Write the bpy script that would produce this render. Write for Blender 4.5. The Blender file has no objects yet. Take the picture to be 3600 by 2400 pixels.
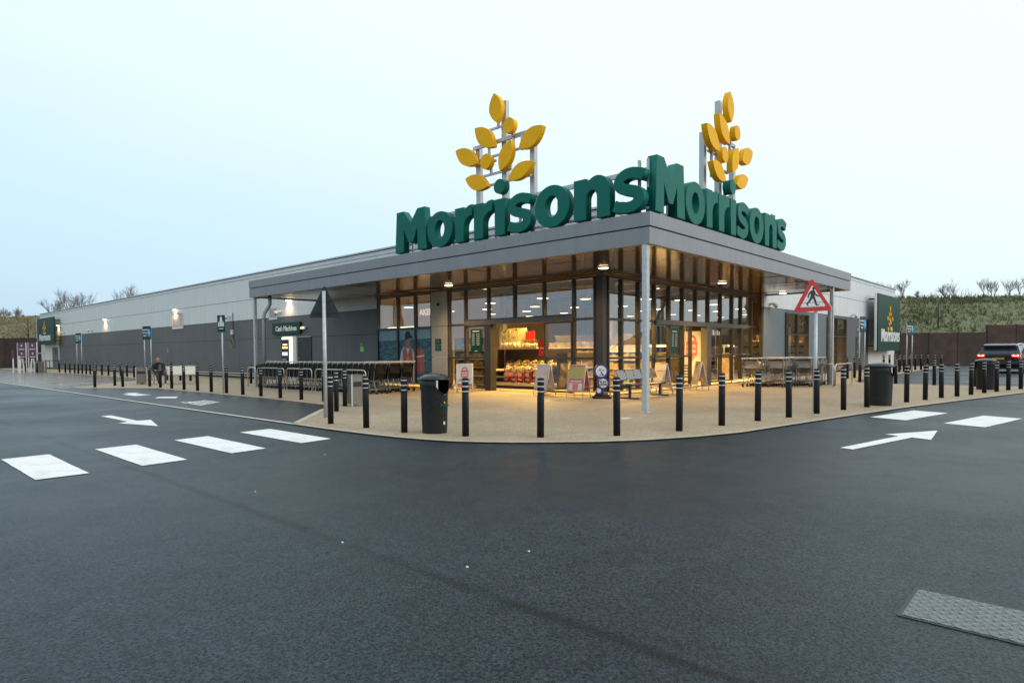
import bpy, math, random
from mathutils import Vector, Matrix
random.seed(7)
R = math.radians
scene = bpy.context.scene
col = scene.collection

# ------------------------------------------------------------------ materials
def nodes(name):
    m = bpy.data.materials.new(name); m.use_nodes = True
    nt = m.node_tree; b = nt.nodes['Principled BSDF']
    return m, nt, b
def mat(name, c, rough=.5, metal=0., var=.10, scale=6., bump=0., bscale=60., emit=None, es=1., spec=None, coat=0., streak=0.):
    m, nt, b = nodes(name)
    tc = nt.nodes.new('ShaderNodeTexCoord')
    n = nt.nodes.new('ShaderNodeTexNoise'); n.inputs['Scale'].default_value = scale; n.inputs['Detail'].default_value = 6
    nt.links.new(tc.outputs['Object'], n.inputs['Vector'])
    mr = nt.nodes.new('ShaderNodeMapRange'); mr.inputs['From Min'].default_value = .3; mr.inputs['From Max'].default_value = .7
    mr.inputs['To Min'].default_value = 1 - var; mr.inputs['To Max'].default_value = 1 + var
    nt.links.new(n.outputs['Fac'], mr.inputs['Value'])
    mx = nt.nodes.new('ShaderNodeVectorMath'); mx.operation = 'SCALE'; mx.inputs[0].default_value = c[:3]
    fac = mr.outputs['Result']
    if streak:                                            # rain streaks: weathering drawn out downwards
        mp = nt.nodes.new('ShaderNodeMapping'); mp.inputs['Scale'].default_value = (2.6, 2.6, .10); nt.links.new(tc.outputs['Object'], mp.inputs[0])
        ns = nt.nodes.new('ShaderNodeTexNoise'); ns.inputs['Scale'].default_value = 2.; ns.inputs['Detail'].default_value = 7; nt.links.new(mp.outputs[0], ns.inputs['Vector'])
        ms = nt.nodes.new('ShaderNodeMapRange'); ms.inputs['From Min'].default_value = .3; ms.inputs['From Max'].default_value = .7; ms.inputs['To Min'].default_value = 1-streak; ms.inputs['To Max'].default_value = 1+streak
        nt.links.new(ns.outputs['Fac'], ms.inputs['Value']); ml = nt.nodes.new('ShaderNodeMath'); ml.operation = 'MULTIPLY'
        nt.links.new(fac, ml.inputs[0]); nt.links.new(ms.outputs[0], ml.inputs[1]); fac = ml.outputs[0]
    nt.links.new(fac, mx.inputs['Scale'])
    nt.links.new(mx.outputs['Vector'], b.inputs['Base Color'])
    b.inputs['Roughness'].default_value = rough; b.inputs['Metallic'].default_value = metal
    if spec is not None: b.inputs['Specular IOR Level'].default_value = spec
    if coat: b.inputs['Coat Weight'].default_value = coat
    if bump:
        n2 = nt.nodes.new('ShaderNodeTexNoise'); n2.inputs['Scale'].default_value = bscale; n2.inputs['Detail'].default_value = 4
        nt.links.new(tc.outputs['Object'], n2.inputs['Vector'])
        bp = nt.nodes.new('ShaderNodeBump'); bp.inputs['Strength'].default_value = bump; bp.inputs['Distance'].default_value = .02
        nt.links.new(n2.outputs['Fac'], bp.inputs['Height']); nt.links.new(bp.outputs['Normal'], b.inputs['Normal'])
    if emit:
        b.inputs['Emission Color'].default_value = (*emit, 1); b.inputs['Emission Strength'].default_value = es
    return m
def ground_mat(name, c1, c2, stain, fine, rough0, rough1, bump=.5, bdist=.01, big=.35, seam=None, spec=.5, tint=(1,1,1)):
    m, nt, b = nodes(name); L = nt.links.new
    tc = nt.nodes.new('ShaderNodeTexCoord')
    def noise(s, d=5, r=.6):
        n = nt.nodes.new('ShaderNodeTexNoise'); n.inputs['Scale'].default_value = s; n.inputs['Detail'].default_value = d
        n.inputs['Roughness'].default_value = r; L(tc.outputs['Object'], n.inputs['Vector']); return n
    nf = noise(fine, 3, .7); nb = noise(big, 6, .6); nm = noise(3.1, 5, .65)
    ramp = nt.nodes.new('ShaderNodeValToRGB'); ramp.color_ramp.elements[0].position = .34; ramp.color_ramp.elements[1].position = .68
    ramp.color_ramp.elements[0].color = (*c1, 1); ramp.color_ramp.elements[1].color = (*c2, 1)
    vo = nt.nodes.new('ShaderNodeTexVoronoi'); vo.inputs['Scale'].default_value = fine*1.35; L(tc.outputs['Object'], vo.inputs['Vector'])
    vs = nt.nodes.new('ShaderNodeSeparateXYZ'); L(vo.outputs['Color'], vs.inputs[0])
    fm = nt.nodes.new('ShaderNodeMix'); fm.data_type='FLOAT'; fm.inputs['Factor'].default_value=.30; L(nf.outputs['Fac'], fm.inputs['A']); L(vs.outputs['X'], fm.inputs['B'])
    L(fm.outputs['Result'], ramp.inputs['Fac'])
    mr = nt.nodes.new('ShaderNodeMapRange'); mr.inputs['From Min'].default_value = .3; mr.inputs['From Max'].default_value = .7
    mr.inputs['To Min'].default_value = 1 - stain; mr.inputs['To Max'].default_value = 1 + stain
    L(nb.outputs['Fac'], mr.inputs['Value'])
    mr2 = nt.nodes.new('ShaderNodeMapRange'); mr2.inputs['From Min'].default_value = .3; mr2.inputs['From Max'].default_value = .7
    mr2.inputs['To Min'].default_value = 1 - stain * .6; mr2.inputs['To Max'].default_value = 1 + stain * .6
    L(nm.outputs['Fac'], mr2.inputs['Value'])
    mu = nt.nodes.new('ShaderNodeMath'); mu.operation = 'MULTIPLY'; L(mr.outputs[0], mu.inputs[0]); L(mr2.outputs[0], mu.inputs[1])
    sc = nt.nodes.new('ShaderNodeVectorMath'); sc.operation = 'SCALE'; L(ramp.outputs['Color'], sc.inputs[0]); L(mu.outputs[0], sc.inputs['Scale'])
    base=sc.outputs['Vector']
    if seam is not None:                                  # a worn joint running along y: binder-dark, ragged
        sx=nt.nodes.new('ShaderNodeSeparateXYZ'); L(tc.outputs['Object'],sx.inputs[0])
        def mth(op,a,bb):
            n=nt.nodes.new('ShaderNodeMath'); n.operation=op
            for i,q in enumerate((a,bb)):
                if isinstance(q,(int,float)): n.inputs[i].default_value=q
                else: L(q,n.inputs[i])
            return n.outputs[0]
        mpk=nt.nodes.new('ShaderNodeMapping'); mpk.inputs['Scale'].default_value=(1.,.09,1.); L(tc.outputs['Object'],mpk.inputs[0])
        trk=nt.nodes.new('ShaderNodeTexNoise'); trk.inputs['Scale'].default_value=1.1; trk.inputs['Detail'].default_value=5; trk.inputs['Roughness'].default_value=.62; L(mpk.outputs[0],trk.inputs['Vector'])
        mpj=nt.nodes.new('ShaderNodeMapping'); mpj.inputs['Scale'].default_value=(.10,1.,1.); mpj.inputs['Rotation'].default_value=(0,0,.35); L(tc.outputs['Object'],mpj.inputs[0])
        trj=nt.nodes.new('ShaderNodeTexNoise'); trj.inputs['Scale'].default_value=1.3; trj.inputs['Detail'].default_value=6; trj.inputs['Roughness'].default_value=.65; L(mpj.outputs[0],trj.inputs['Vector'])
        kk=mth('ADD',.55,mth('ADD',mth('MULTIPLY',trk.outputs['Fac'],.55),mth('MULTIPLY',trj.outputs['Fac'],.40)))
        s0_=nt.nodes.new('ShaderNodeVectorMath'); s0_.operation='SCALE'; L(base,s0_.inputs[0]); L(kk,s0_.inputs['Scale']); base=s0_.outputs['Vector']
        nw=noise(1.4,6,.7); nq=noise(.9,4,.6)
        dd=mth('ABSOLUTE',mth('ADD',mth('SUBTRACT',sx.outputs['X'],seam),mth('MULTIPLY',mth('SUBTRACT',nw.outputs['Fac'],.5),.16)),0.)
        wdt=nt.nodes.new('ShaderNodeMapRange'); L(dd,wdt.inputs['Value']); wdt.inputs['From Min'].default_value=.015; wdt.inputs['From Max'].default_value=.075; wdt.inputs['To Min'].default_value=.66; wdt.inputs['To Max'].default_value=0.
        k=mth('SUBTRACT',1.,mth('MULTIPLY',wdt.outputs[0],mth('MINIMUM',mth('MULTIPLY',mth('MAXIMUM',mth('SUBTRACT',nq.outputs['Fac'],.28),0.),5.),1.)))
        s2_=nt.nodes.new('ShaderNodeVectorMath'); s2_.operation='SCALE'; L(base,s2_.inputs[0]); L(k,s2_.inputs['Scale']); base=s2_.outputs['Vector']
    L(base, b.inputs['Base Color'])
    b.inputs['Specular IOR Level'].default_value = spec; b.inputs['Specular Tint'].default_value = (*tint,1)
    rr = nt.nodes.new('ShaderNodeMapRange'); rr.inputs['From Min'].default_value = .3; rr.inputs['From Max'].default_value = .7
    rr.inputs['To Min'].default_value = rough0; rr.inputs['To Max'].default_value = rough1
    L(nb.outputs['Fac'], rr.inputs['Value']); L(rr.outputs[0], b.inputs['Roughness'])
    bp = nt.nodes.new('ShaderNodeBump'); bp.inputs['Strength'].default_value = bump; bp.inputs['Distance'].default_value = bdist
    L(nf.outputs['Fac'], bp.inputs['Height']); L(bp.outputs['Normal'], b.inputs['Normal'])
    return m
def glass_mat(name, refl, tint):
    m = bpy.data.materials.new(name); m.use_nodes = True; nt = m.node_tree; nt.nodes.clear(); L = nt.links.new
    o = nt.nodes.new('ShaderNodeOutputMaterial'); mx = nt.nodes.new('ShaderNodeMixShader')
    t = nt.nodes.new('ShaderNodeBsdfTransparent'); t.inputs['Color'].default_value = (*tint, 1)
    g = nt.nodes.new('ShaderNodeBsdfGlossy'); g.inputs['Roughness'].default_value = .004; g.inputs['Color'].default_value = (.95, .98, 1, 1)
    lw = nt.nodes.new('ShaderNodeFresnel'); lw.inputs['IOR'].default_value = 1.5
    ad = nt.nodes.new('ShaderNodeMath'); ad.operation = 'ADD'; ad.use_clamp = True; ad.inputs[1].default_value = refl
    L(lw.outputs[0], ad.inputs[0]); L(ad.outputs[0], mx.inputs['Fac']); L(t.outputs[0], mx.inputs[1]); L(g.outputs[0], mx.inputs[2])
    L(mx.outputs[0], o.inputs['Surface'])
    return m
M = {}
M['asphalt'] = ground_mat('asphalt', (.002, .005, .008), (.043, .060, .074), .30, 60, .27, .54, .7, .010, .26, seam=2.79, spec=.27, tint=(.72,.90,1.))
M['bay'] = ground_mat('bay_asphalt', (.004, .007, .010), (.034, .044, .056), .18, 75, .30, .45, .4, .007, .5, spec=.3, tint=(.75,.9,1.))
M['shared'] = ground_mat('damp_paving', (.12, .092, .075), (.23, .18, .148), .22, 40, .16, .30, .12, .004, .9)
M['resin'] = ground_mat('resin_gravel', (.24, .185, .122), (.52, .42, .29), .15, 60, .62, .85, .5, .006, .5)
M['edge'] = mat('edge_stone', (.46, .40, .31), .7, var=.2, scale=9, bump=.3)
M['verge'] = ground_mat('verge', (.035, .045, .02), (.12, .12, .06), .3, 12, .9, 1, .8, .05)
M['bankR'] = ground_mat('bank_grass', (.080, .090, .045), (.19, .195, .10), .22, 5, .9, 1, .8, .08, .12)
M['bankL'] = ground_mat('bank_dry', (.10, .078, .045), (.27, .21, .13), .25, 5, .9, 1, .8, .08, .12)
M['floor_in'] = mat('floor_tile', (.42, .36, .27), .35, var=.08)
def paint_mat():
    m, nt, b = nodes('road_paint'); L = nt.links.new
    tc = nt.nodes.new('ShaderNodeTexCoord'); n = nt.nodes.new('ShaderNodeTexNoise'); n.inputs['Scale'].default_value = 2.2; n.inputs['Detail'].default_value = 8; n.inputs['Roughness'].default_value = .7
    L(tc.outputs['Object'], n.inputs['Vector'])
    r = nt.nodes.new('ShaderNodeValToRGB'); r.color_ramp.elements[0].position = .28; r.color_ramp.elements[0].color = (.58, .60, .61, 1); r.color_ramp.elements[1].position = .5; r.color_ramp.elements[1].color = (.83, .84, .84, 1)
    L(n.outputs['Fac'], r.inputs['Fac']); L(r.outputs[0], b.inputs['Base Color']); b.inputs['Roughness'].default_value = .6
    n2 = nt.nodes.new('ShaderNodeTexNoise'); n2.inputs['Scale'].default_value = 120; L(tc.outputs['Object'], n2.inputs['Vector'])
    bp = nt.nodes.new('ShaderNodeBump'); bp.inputs['Strength'].default_value = .4; bp.inputs['Distance'].default_value = .004
    L(n2.outputs['Fac'], bp.inputs['Height']); L(bp.outputs[0], b.inputs['Normal'])
    return m
M['paint'] = paint_mat()
M['line'] = mat('kerb_line', (.60, .57, .52), .6, var=.2, scale=4)
M['fascia'] = mat('fascia_metal', (.235, .240, .260), .40, .15, var=.04, scale=1.5, streak=.06)
M['groove'] = mat('groove_dark', (.03, .03, .035), .6)
M['pale'] = mat('pale_cladding', (.66, .685, .695), .5, .0, var=.03, scale=.6, streak=.05)
M['coping'] = mat('coping', (.50, .54, .55), .4, .2, var=.05, scale=1)
M['dark'] = mat('dark_cladding', (.105, .11, .115), .55, var=.06, scale=.8, streak=.10)
M['panelblue'] = mat('slate_panel', (.13, .155, .175), .5, var=.06, scale=2)
M['frame'] = mat('bronze_frame', (.055, .048, .042), .38, .3)
M['frame2'] = mat('bronze_header', (.12, .105, .09), .4, .3)
M['soffit'] = mat('bronze_soffit', (.43, .30, .14), .13, .9, var=.08, scale=2)
M['stone'] = mat('stone_pier', (.44, .41, .35), .7, var=.06, scale=8, bump=.1)
M['galv'] = mat('galvanised', (.50, .52, .54), .42, .35, var=.12, scale=14)
M['greypipe'] = mat('grey_pipe', (.30, .31, .35), .4, .1)
M['white'] = mat('white_paint', (.74, .74, .72), .45, var=.05)
M['offwhite'] = mat('off_white', (.62, .61, .57), .6, var=.06)
M['black'] = mat('black_plastic', (.008, .008, .009), .42, var=.3, scale=10, spec=.28)
M['blackr'] = mat('black_rubber', (.007, .007, .010), .55, var=.3, scale=12, spec=.3)
M['refl'] = mat('reflective_white', (.84, .87, .87), .35, var=.12, scale=20)
M['dkgreen'] = mat('sign_green', (.006, .050, .034), .5, var=.08, spec=.25)
M['letgreen'] = mat('letter_green', (.001, .135, .108), .5, var=.06, scale=2, spec=.22)
M['letside'] = mat('letter_green_side', (.004, .15, .12), .4, var=.06, scale=2)
M['yellow'] = mat('wheat_yellow', (.93, .47, .006), .5, var=.05, scale=3, spec=.15)
M['red'] = mat('sign_red', (.55, .02, .025), .4, var=.06)
M['blue'] = mat('disc_blue', (.02, .30, .70), .4)
M['navy'] = mat('stand_blue', (.02, .035, .30), .35)
M['ink'] = mat('ink_black', (.02, .02, .03), .6)
M['steel'] = mat('brushed_steel_warm', (.60, .55, .45), .28, .9, var=.08, scale=30)  # warm lamplight tone is put into the steel colour
M['seatsteel'] = mat('perforated_steel', (.26, .26, .26), .22, .9, var=.15, scale=60)
M['chrome'] = mat('zinc_tube', (.36, .35, .335), .30, .95, var=.05)
M['binsteel'] = mat('bin_steel', (.21, .185, .155), .45, .35, var=.12, scale=30)
M['purple'] = mat('purple_board', (.13, .045, .10), .5)
M['rust'] = mat('brown_boards', (.062, .032, .025), .8, var=.35, scale=1.2, bump=.2, bscale=9)
M['rust2'] = mat('brown_boards_b', (.050, .028, .023), .8, var=.35, scale=1.2, bump=.2, bscale=9)
M['bark'] = mat('bark', (.07, .062, .055), .9, var=.3)
M['twig'] = mat('twig', (.26, .25, .26), .9, var=.3)
M['skin'] = mat('skin', (.50, .30, .22), .5)
M['jacket'] = mat('jacket', (.012, .014, .016), .75)
M['jeans'] = mat('jeans', (.055, .052, .065), .85)
M['shoe'] = mat('shoe', (.03, .03, .03), .5)
M['hair'] = mat('hair', (.10, .055, .03), .7)
M['carp'] = mat('car_paint', (.022, .018, .024), .22, .4, coat=1)
M['carglass'] = mat('car_glass', (.05, .065, .08), .06, .2)
M['tail'] = mat('tail_lamp', (.5, .01, .01), .3, emit=(1, .03, .015), es=2.2)
M['tailhot'] = mat('tail_hot', (.9, .2, .1), .3, emit=(1, .35, .18), es=6)
M['lamp'] = mat('lamp_warm', (.9, .8, .6), .5, emit=(1, .78, .50), es=7)
M['lampw'] = mat('wall_lamp_glow', (.9, .7, .4), .5, emit=(1, .66, .30), es=22)
M['atmglow'] = mat('cash_glow', (.8, .9, .6), .5, emit=(.86, 1, .62), es=2.6)
M['screen'] = mat('screen', (.4, .4, .5), .4, emit=(.75, .7, .95), es=.9)
M['amber'] = mat('amber_text', (.9, .5, .2), .5, emit=(1, .55, .22), es=1.6)
M['exit'] = mat('exit_green', (.1, .6, .25), .5, emit=(.25, 1, .45), es=.8)
M['notice'] = mat('notice_green', (.10, .34, .24), .5)
M['cream'] = mat('cream_glow', (.70, .54, .38), .5, emit=(1, .70, .46), es=.9)  # self-glow brightens the letters, which are no lamp; lamp diffuser uses it too
M['inwall'] = mat('inner_wall', (.36, .30, .24), .8, var=.08, scale=1)
M['inceil'] = mat('inner_ceiling', (.34, .29, .26), .85, var=.05)
M['wood'] = mat('shelf_dark', (.05, .035, .025), .6)
M['shelfw'] = mat('shelf_cream', (.68, .55, .36), .6)
M['pot'] = mat('pot_cream', (.62, .55, .42), .5)
M['leaf'] = mat('leaf_green', (.07, .13, .03), .6, var=.4)
M['leafy'] = mat('leaf_lime', (.22, .28, .05), .6, var=.4)
M['pink'] = mat('petal_pink', (.62, .22, .26), .6, var=.3, scale=30)
M['petaly'] = mat('petal_yellow', (.75, .50, .06), .6, var=.3, scale=30)
M['petalw'] = mat('petal_white', (.78, .70, .58), .6, var=.3, scale=30)
M['wrap'] = mat('paper_wrap', (.66, .52, .38), .5, var=.15)
M['bucket'] = mat('bucket_red', (.42, .045, .05), .5)
M['board_lt'] = mat('poster_lilac', (.62, .55, .55), .5, var=.1)
M['pinkred'] = mat('print_red', (.60, .16, .15), .5, var=.1)
M['orange'] = mat('print_orange', (.70, .30, .10), .5)
M['lime'] = mat('sticker_green_glow', (.10, .42, .08), .5, emit=(.2, .9, .15), es=.10)  # faint glow put into the sticker, which is no lamp
M['glass'] = glass_mat('tinted_glass', .19, (.74, .72, .66))
M['glassd'] = glass_mat('door_glass', .10, (.86, .84, .80))
M['iron'] = ground_mat('iron_cover', (.06, .075, .085), (.14, .16, .175), .15, 30, .35, .5, .3, .004)
def sea_mat():
    m, nt, b = nodes('printed_sea'); L = nt.links.new
    tc = nt.nodes.new('ShaderNodeTexCoord'); mp = nt.nodes.new('ShaderNodeMapping'); mp.inputs['Scale'].default_value = (2, 2, 9)
    n = nt.nodes.new('ShaderNodeTexNoise'); n.inputs['Scale'].default_value = 1.6; n.inputs['Detail'].default_value = 7
    L(tc.outputs['Object'], mp.inputs[0]); L(mp.outputs[0], n.inputs['Vector'])
    r = nt.nodes.new('ShaderNodeValToRGB'); r.color_ramp.elements[0].position = .38; r.color_ramp.elements[0].color = (.012, .05, .075, 1); r.color_ramp.elements[1].position = .68; r.color_ramp.elements[1].color = (.07, .22, .28, 1)
    L(n.outputs['Fac'], r.inputs[0]); L(r.outputs[0], b.inputs['Base Color']); b.inputs['Roughness'].default_value = .5
    return m
M['sea'] = sea_mat()
def goods_mat(name, seed, br):
    m, nt, b = nodes(name); L = nt.links.new
    tc = nt.nodes.new('ShaderNodeTexCoord'); mp = nt.nodes.new('ShaderNodeMapping'); mp.inputs['Scale'].default_value = (5, 5, 4); mp.inputs['Location'].default_value = (seed, seed * .7, 0)
    v = nt.nodes.new('ShaderNodeTexVoronoi'); v.distance = 'CHEBYCHEV'; v.inputs['Scale'].default_value = 1.3
    L(tc.outputs['Object'], mp.inputs[0]); L(mp.outputs[0], v.inputs['Vector'])
    hs = nt.nodes.new('ShaderNodeHueSaturation'); hs.inputs['Saturation'].default_value = .55; hs.inputs['Value'].default_value = br
    L(v.outputs['Color'], hs.inputs['Color']); wm = nt.nodes.new('ShaderNodeVectorMath'); wm.operation = 'MULTIPLY'; wm.inputs[1].default_value = (1., .80, .38); L(hs.outputs[0], wm.inputs[0]); L(wm.outputs[0], b.inputs['Base Color']); b.inputs['Roughness'].default_value = .5
    return m
M['goods'] = goods_mat('packets', 3.1, .34)
M['goods2'] = goods_mat('packets_warm', 8.3, .48)

# ------------------------------------------------------------------ mesh builder
class MB:
    def __init__(s): s.v = []; s.f = []; s.m = []; s.sm = []
    def _a(s, vs, fs, m=0, smooth=False):
        o = len(s.v); s.v += [tuple(v) for v in vs]
        for f in fs: s.f.append(tuple(i + o for i in f)); s.m.append(m); s.sm.append(smooth)
        return s
    def box(s, x0, x1, y0, y1, z0, z1, m=0):
        return s._a([(x0,y0,z0),(x1,y0,z0),(x1,y1,z0),(x0,y1,z0),(x0,y0,z1),(x1,y0,z1),(x1,y1,z1),(x0,y1,z1)],
            [(0,3,2,1),(4,5,6,7),(0,1,5,4),(1,2,6,5),(2,3,7,6),(3,0,4,7)], m)
    def bev(s, x0, x1, y0, y1, z0, z1, b=.01, m=0):      # box with chamfered vertical and top edges
        P = [(x0+b,y0),(x1-b,y0),(x1,y0+b),(x1,y1-b),(x1-b,y1),(x0+b,y1),(x0,y1-b),(x0,y0+b)]
        cx, cy = (x0+x1)/2, (y0+y1)/2
        def ring(z, k): return [(x - math.copysign(min(k, abs(x-cx)), x-cx), y - math.copysign(min(k, abs(y-cy)), y-cy), z) for x, y in P]
        v = ring(z0+b, 0) + ring(z1-b, 0) + ring(z1, b) + ring(z0, b)
        f = []
        for a, c in ((0,1),(1,2),(3,0)):
            for i in range(8): j=(i+1)%8; f.append((a*8+i,a*8+j,c*8+j,c*8+i))
        f.append(tuple(range(16,24))); f.append(tuple(reversed(range(24,32))))
        return s._a(v, f, m)
    def prism(s, pts, y0, y1, m=0, ms=None):              # polygon in x,z extruded along y (y0 = face towards the viewer)
        n = len(pts); v = [(x,y0,z) for x,z in pts] + [(x,y1,z) for x,z in pts]
        a = sum(pts[i][0]*pts[(i+1)%n][1]-pts[(i+1)%n][0]*pts[i][1] for i in range(n))
        F = tuple(range(n)) if a > 0 else tuple(reversed(range(n)))
        s._a(v, [F, tuple(reversed([i+n for i in F]))], m)
        k = len(s.v) - 2*n
        for i in range(n):
            j=(i+1)%n; q=(k+i,k+n+i,k+n+j,k+j) if a > 0 else (k+j,k+n+j,k+n+i,k+i)
            s.f.append(q); s.m.append(m if ms is None else ms); s.sm.append(False)
        return s
    def flat(s, pts, z, m=0):                             # polygon in x,y lying at z
        n=len(pts); a = sum(pts[i][0]*pts[(i+1)%n][1]-pts[(i+1)%n][0]*pts[i][1] for i in range(n))
        return s._a([(x,y,z) for x,y in pts], [tuple(range(n)) if a>0 else tuple(reversed(range(n)))], m)
    def slab(s, pts, z0, z1, m=0, ms=None):
        n=len(pts); a = sum(pts[i][0]*pts[(i+1)%n][1]-pts[(i+1)%n][0]*pts[i][1] for i in range(n))
        if a<0: pts=list(reversed(pts))
        k=len(s.v); s._a([(x,y,z1) for x,y in pts]+[(x,y,z0) for x,y in pts], [tuple(range(n))], m)
        for i in range(n):
            j=(i+1)%n; s.f.append((k+i,k+n+i,k+n+j,k+j)); s.m.append(m if ms is None else ms); s.sm.append(False)
        return s
    def cyl(s, p0, p1, r0, r1=None, n=12, m=0, cap=True, smooth=True):
        r1 = r0 if r1 is None else r1
        p0, p1 = Vector(p0), Vector(p1); d=(p1-p0); d = d.normalized() if d.length>1e-9 else Vector((0,0,1))
        a = d.orthogonal().normalized(); b = d.cross(a); v=[]
        for p, r in ((p0,r0),(p1,r1)):
            for i in range(n):
                t=2*math.pi*i/n; v.append(p + a*(r*math.cos(t)) + b*(r*math.sin(t)))
        s._a(v, [(i,(i+1)%n,n+(i+1)%n,n+i) for i in range(n)], m, smooth)
        if cap:
            k=len(s.v)-2*n
            s.f += [tuple(reversed(range(k,k+n))), tuple(range(k+n,k+2*n))]; s.m += [m,m]; s.sm += [False,False]
        return s
    def tube(s, path, r, n=8, m=0):
        P=[Vector(p) for p in path]; N=len(P); v=[]; up=None
        for i,p in enumerate(P):
            d=((P[min(i+1,N-1)]-P[max(i-1,0)])).normalized()
            if up is None: up=d.orthogonal().normalized()
            up=(up-d*up.dot(d)).normalized(); b=d.cross(up)
            for k in range(n):
                t=2*math.pi*k/n; v.append(p+up*(r*math.cos(t))+b*(r*math.sin(t)))
        f=[(i*n+k,i*n+(k+1)%n,(i+1)*n+(k+1)%n,(i+1)*n+k) for i in range(N-1) for k in range(n)]
        s._a(v,f,m,True); k=len(s.v)-N*n
        s.f += [tuple(reversed(range(k,k+n))), tuple(range(k+(N-1)*n,k+N*n))]; s.m += [m,m]; s.sm += [False,False]
        return s
    def lathe(s, prof, n=20, m=0, c=(0,0), smooth=True, sx=1., sy=1.):   # prof = (r,z) from bottom to top; m may be a list per band
        v=[]
        for r,z in prof:
            for i in range(n):
                t=2*math.pi*i/n; v.append((c[0]+sx*r*math.cos(t), c[1]+sy*r*math.sin(t), z))
        for j in range(len(prof)-1):
            pass
        k=len(s.v); s.v += v
        for j in range(len(prof)-1):
            mm = m[j] if isinstance(m,(list,tuple)) else m
            for i in range(n):
                s.f.append((k+j*n+i,k+j*n+(i+1)%n,k+(j+1)*n+(i+1)%n,k+(j+1)*n+i)); s.m.append(mm); s.sm.append(smooth)
        mm = m[0] if isinstance(m,(list,tuple)) else m
        s.f += [tuple(reversed(range(k,k+n))), tuple(range(k+(len(prof)-1)*n,k+len(prof)*n))]; s.m += [mm,mm]; s.sm += [False,False]
        return s
    def ball(s, c, rx, ry=None, rz=None, n=10, m=0, jit=0.):
        ry = rx if ry is None else ry; rz = rx if rz is None else rz
        h=n//2+1; v=[]
        for j in range(h+1):
            p=math.pi*j/h
            for i in range(n):
                t=2*math.pi*i/n; q=1+random.uniform(-jit,jit)
                v.append((c[0]+q*rx*math.sin(p)*math.cos(t), c[1]+q*ry*math.sin(p)*math.sin(t), c[2]-q*rz*math.cos(p)))
        return s._a(v,[(j*n+i,j*n+(i+1)%n,(j+1)*n+(i+1)%n,(j+1)*n+i) for j in range(h) for i in range(n)],m,True)
    def disc(s, cx, cz, rx, rz, y0, y1, n=28, m=0, ms=None):
        return s.prism([(cx+rx*math.cos(2*math.pi*i/n), cz+rz*math.sin(2*math.pi*i/n)) for i in range(n)], y0, y1, m, ms)
    def rect(s, x0, x1, z0, z1, y0, y1, m=0): return s.box(x0,x1,y0,y1,z0,z1,m)
    def build(s, name, mats, parent=None, loc=None, rz=0.):
        if not isinstance(mats,(list,tuple)): mats=[mats]
        me=bpy.data.meshes.new(name); me.from_pydata([tuple(v) for v in s.v],[],s.f)
        for m in mats: me.materials.append(M[m] if isinstance(m,str) else m)
        me.polygons.foreach_set('material_index', s.m); me.polygons.foreach_set('use_smooth', s.sm); me.update()
        o=bpy.data.objects.new(name,me); col.objects.link(o)
        if parent is not None: o.parent=parent
        if loc is not None: o.location=loc
        o.rotation_euler[2]=rz
        return o
def tag(o, label, cat, group=None, kind=None):
    o['label']=label; o['category']=cat
    if group: o['group']=group
    if kind: o['kind']=kind
    return o
def thing(name, label, cat, loc=(0,0,0), rz=0., group=None):
    o=bpy.data.objects.new(name,None); o.empty_display_size=.2; col.objects.link(o); o.location=loc; o.rotation_euler[2]=rz
    return tag(o,label,cat,group)
def struct(name, mb, m, label=None):
    o=mb.build(name,m); o['kind']='structure'
    if label: o['label']=label
    return o
KIDS={}
def children(o): return [c for c in col.objects if c.parent==o]
def dup(root, loc, rz=0., label=None, group=None, scale=None, tilt=0.):
    if root.name not in KIDS:
        KIDS[root.name]=[(c,children(c)) for c in children(root)]
    r=root.copy(); col.objects.link(r); r.location=loc; r.rotation_euler=(tilt*random.uniform(-1,1),tilt*random.uniform(-1,1),rz)
    if scale: r.scale=scale
    if label: r['label']=label
    if group: r['group']=group
    for c,gs in KIDS[root.name]:
        k=c.copy(); col.objects.link(k); k.parent=r
        for g in gs:
            q=g.copy(); col.objects.link(q); q.parent=k
    return r
ORD=['first','second','third','fourth','fifth','sixth','seventh','eighth','ninth','tenth','eleventh','twelfth','thirteenth','fourteenth','fifteenth','sixteenth','seventeenth','eighteenth','nineteenth','twentieth','twenty-first','twenty-second','twenty-third','twenty-fourth','twenty-fifth','twenty-sixth','twenty-seventh']

def curve_mesh(name, splines, depth, bevel=0.):
    cu=bpy.data.curves.new(name,'CURVE'); cu.dimensions='2D'; cu.fill_mode='BOTH'; cu.extrude=depth/2; cu.bevel_depth=bevel; cu.bevel_resolution=1; cu.offset=-bevel
    for pts in splines:
        sp=cu.splines.new('POLY'); sp.points.add(len(pts)-1)
        for p,(x,y) in zip(sp.points,pts): p.co=(x,y,0,1)
        sp.use_cyclic_u=True
    return conv(cu)
def conv(cu):
    o=bpy.data.objects.new('tmp',cu); col.objects.link(o)
    dg=bpy.context.evaluated_depsgraph_get(); dg.update()
    me=bpy.data.meshes.new_from_object(o.evaluated_get(dg))
    bpy.data.objects.remove(o); bpy.data.curves.remove(cu)
    me.transform(Matrix.Rotation(math.pi/2,4,'X'))       # text plane -> x,z, front towards -y
    return me
def mesh_obj(name, me, m, parent=None, loc=(0,0,0)):
    o=bpy.data.objects.new(name,me); me.materials.clear(); me.materials.append(M[m]); col.objects.link(o)
    if parent is not None: o.parent=parent
    o.location=loc
    return o
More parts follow.
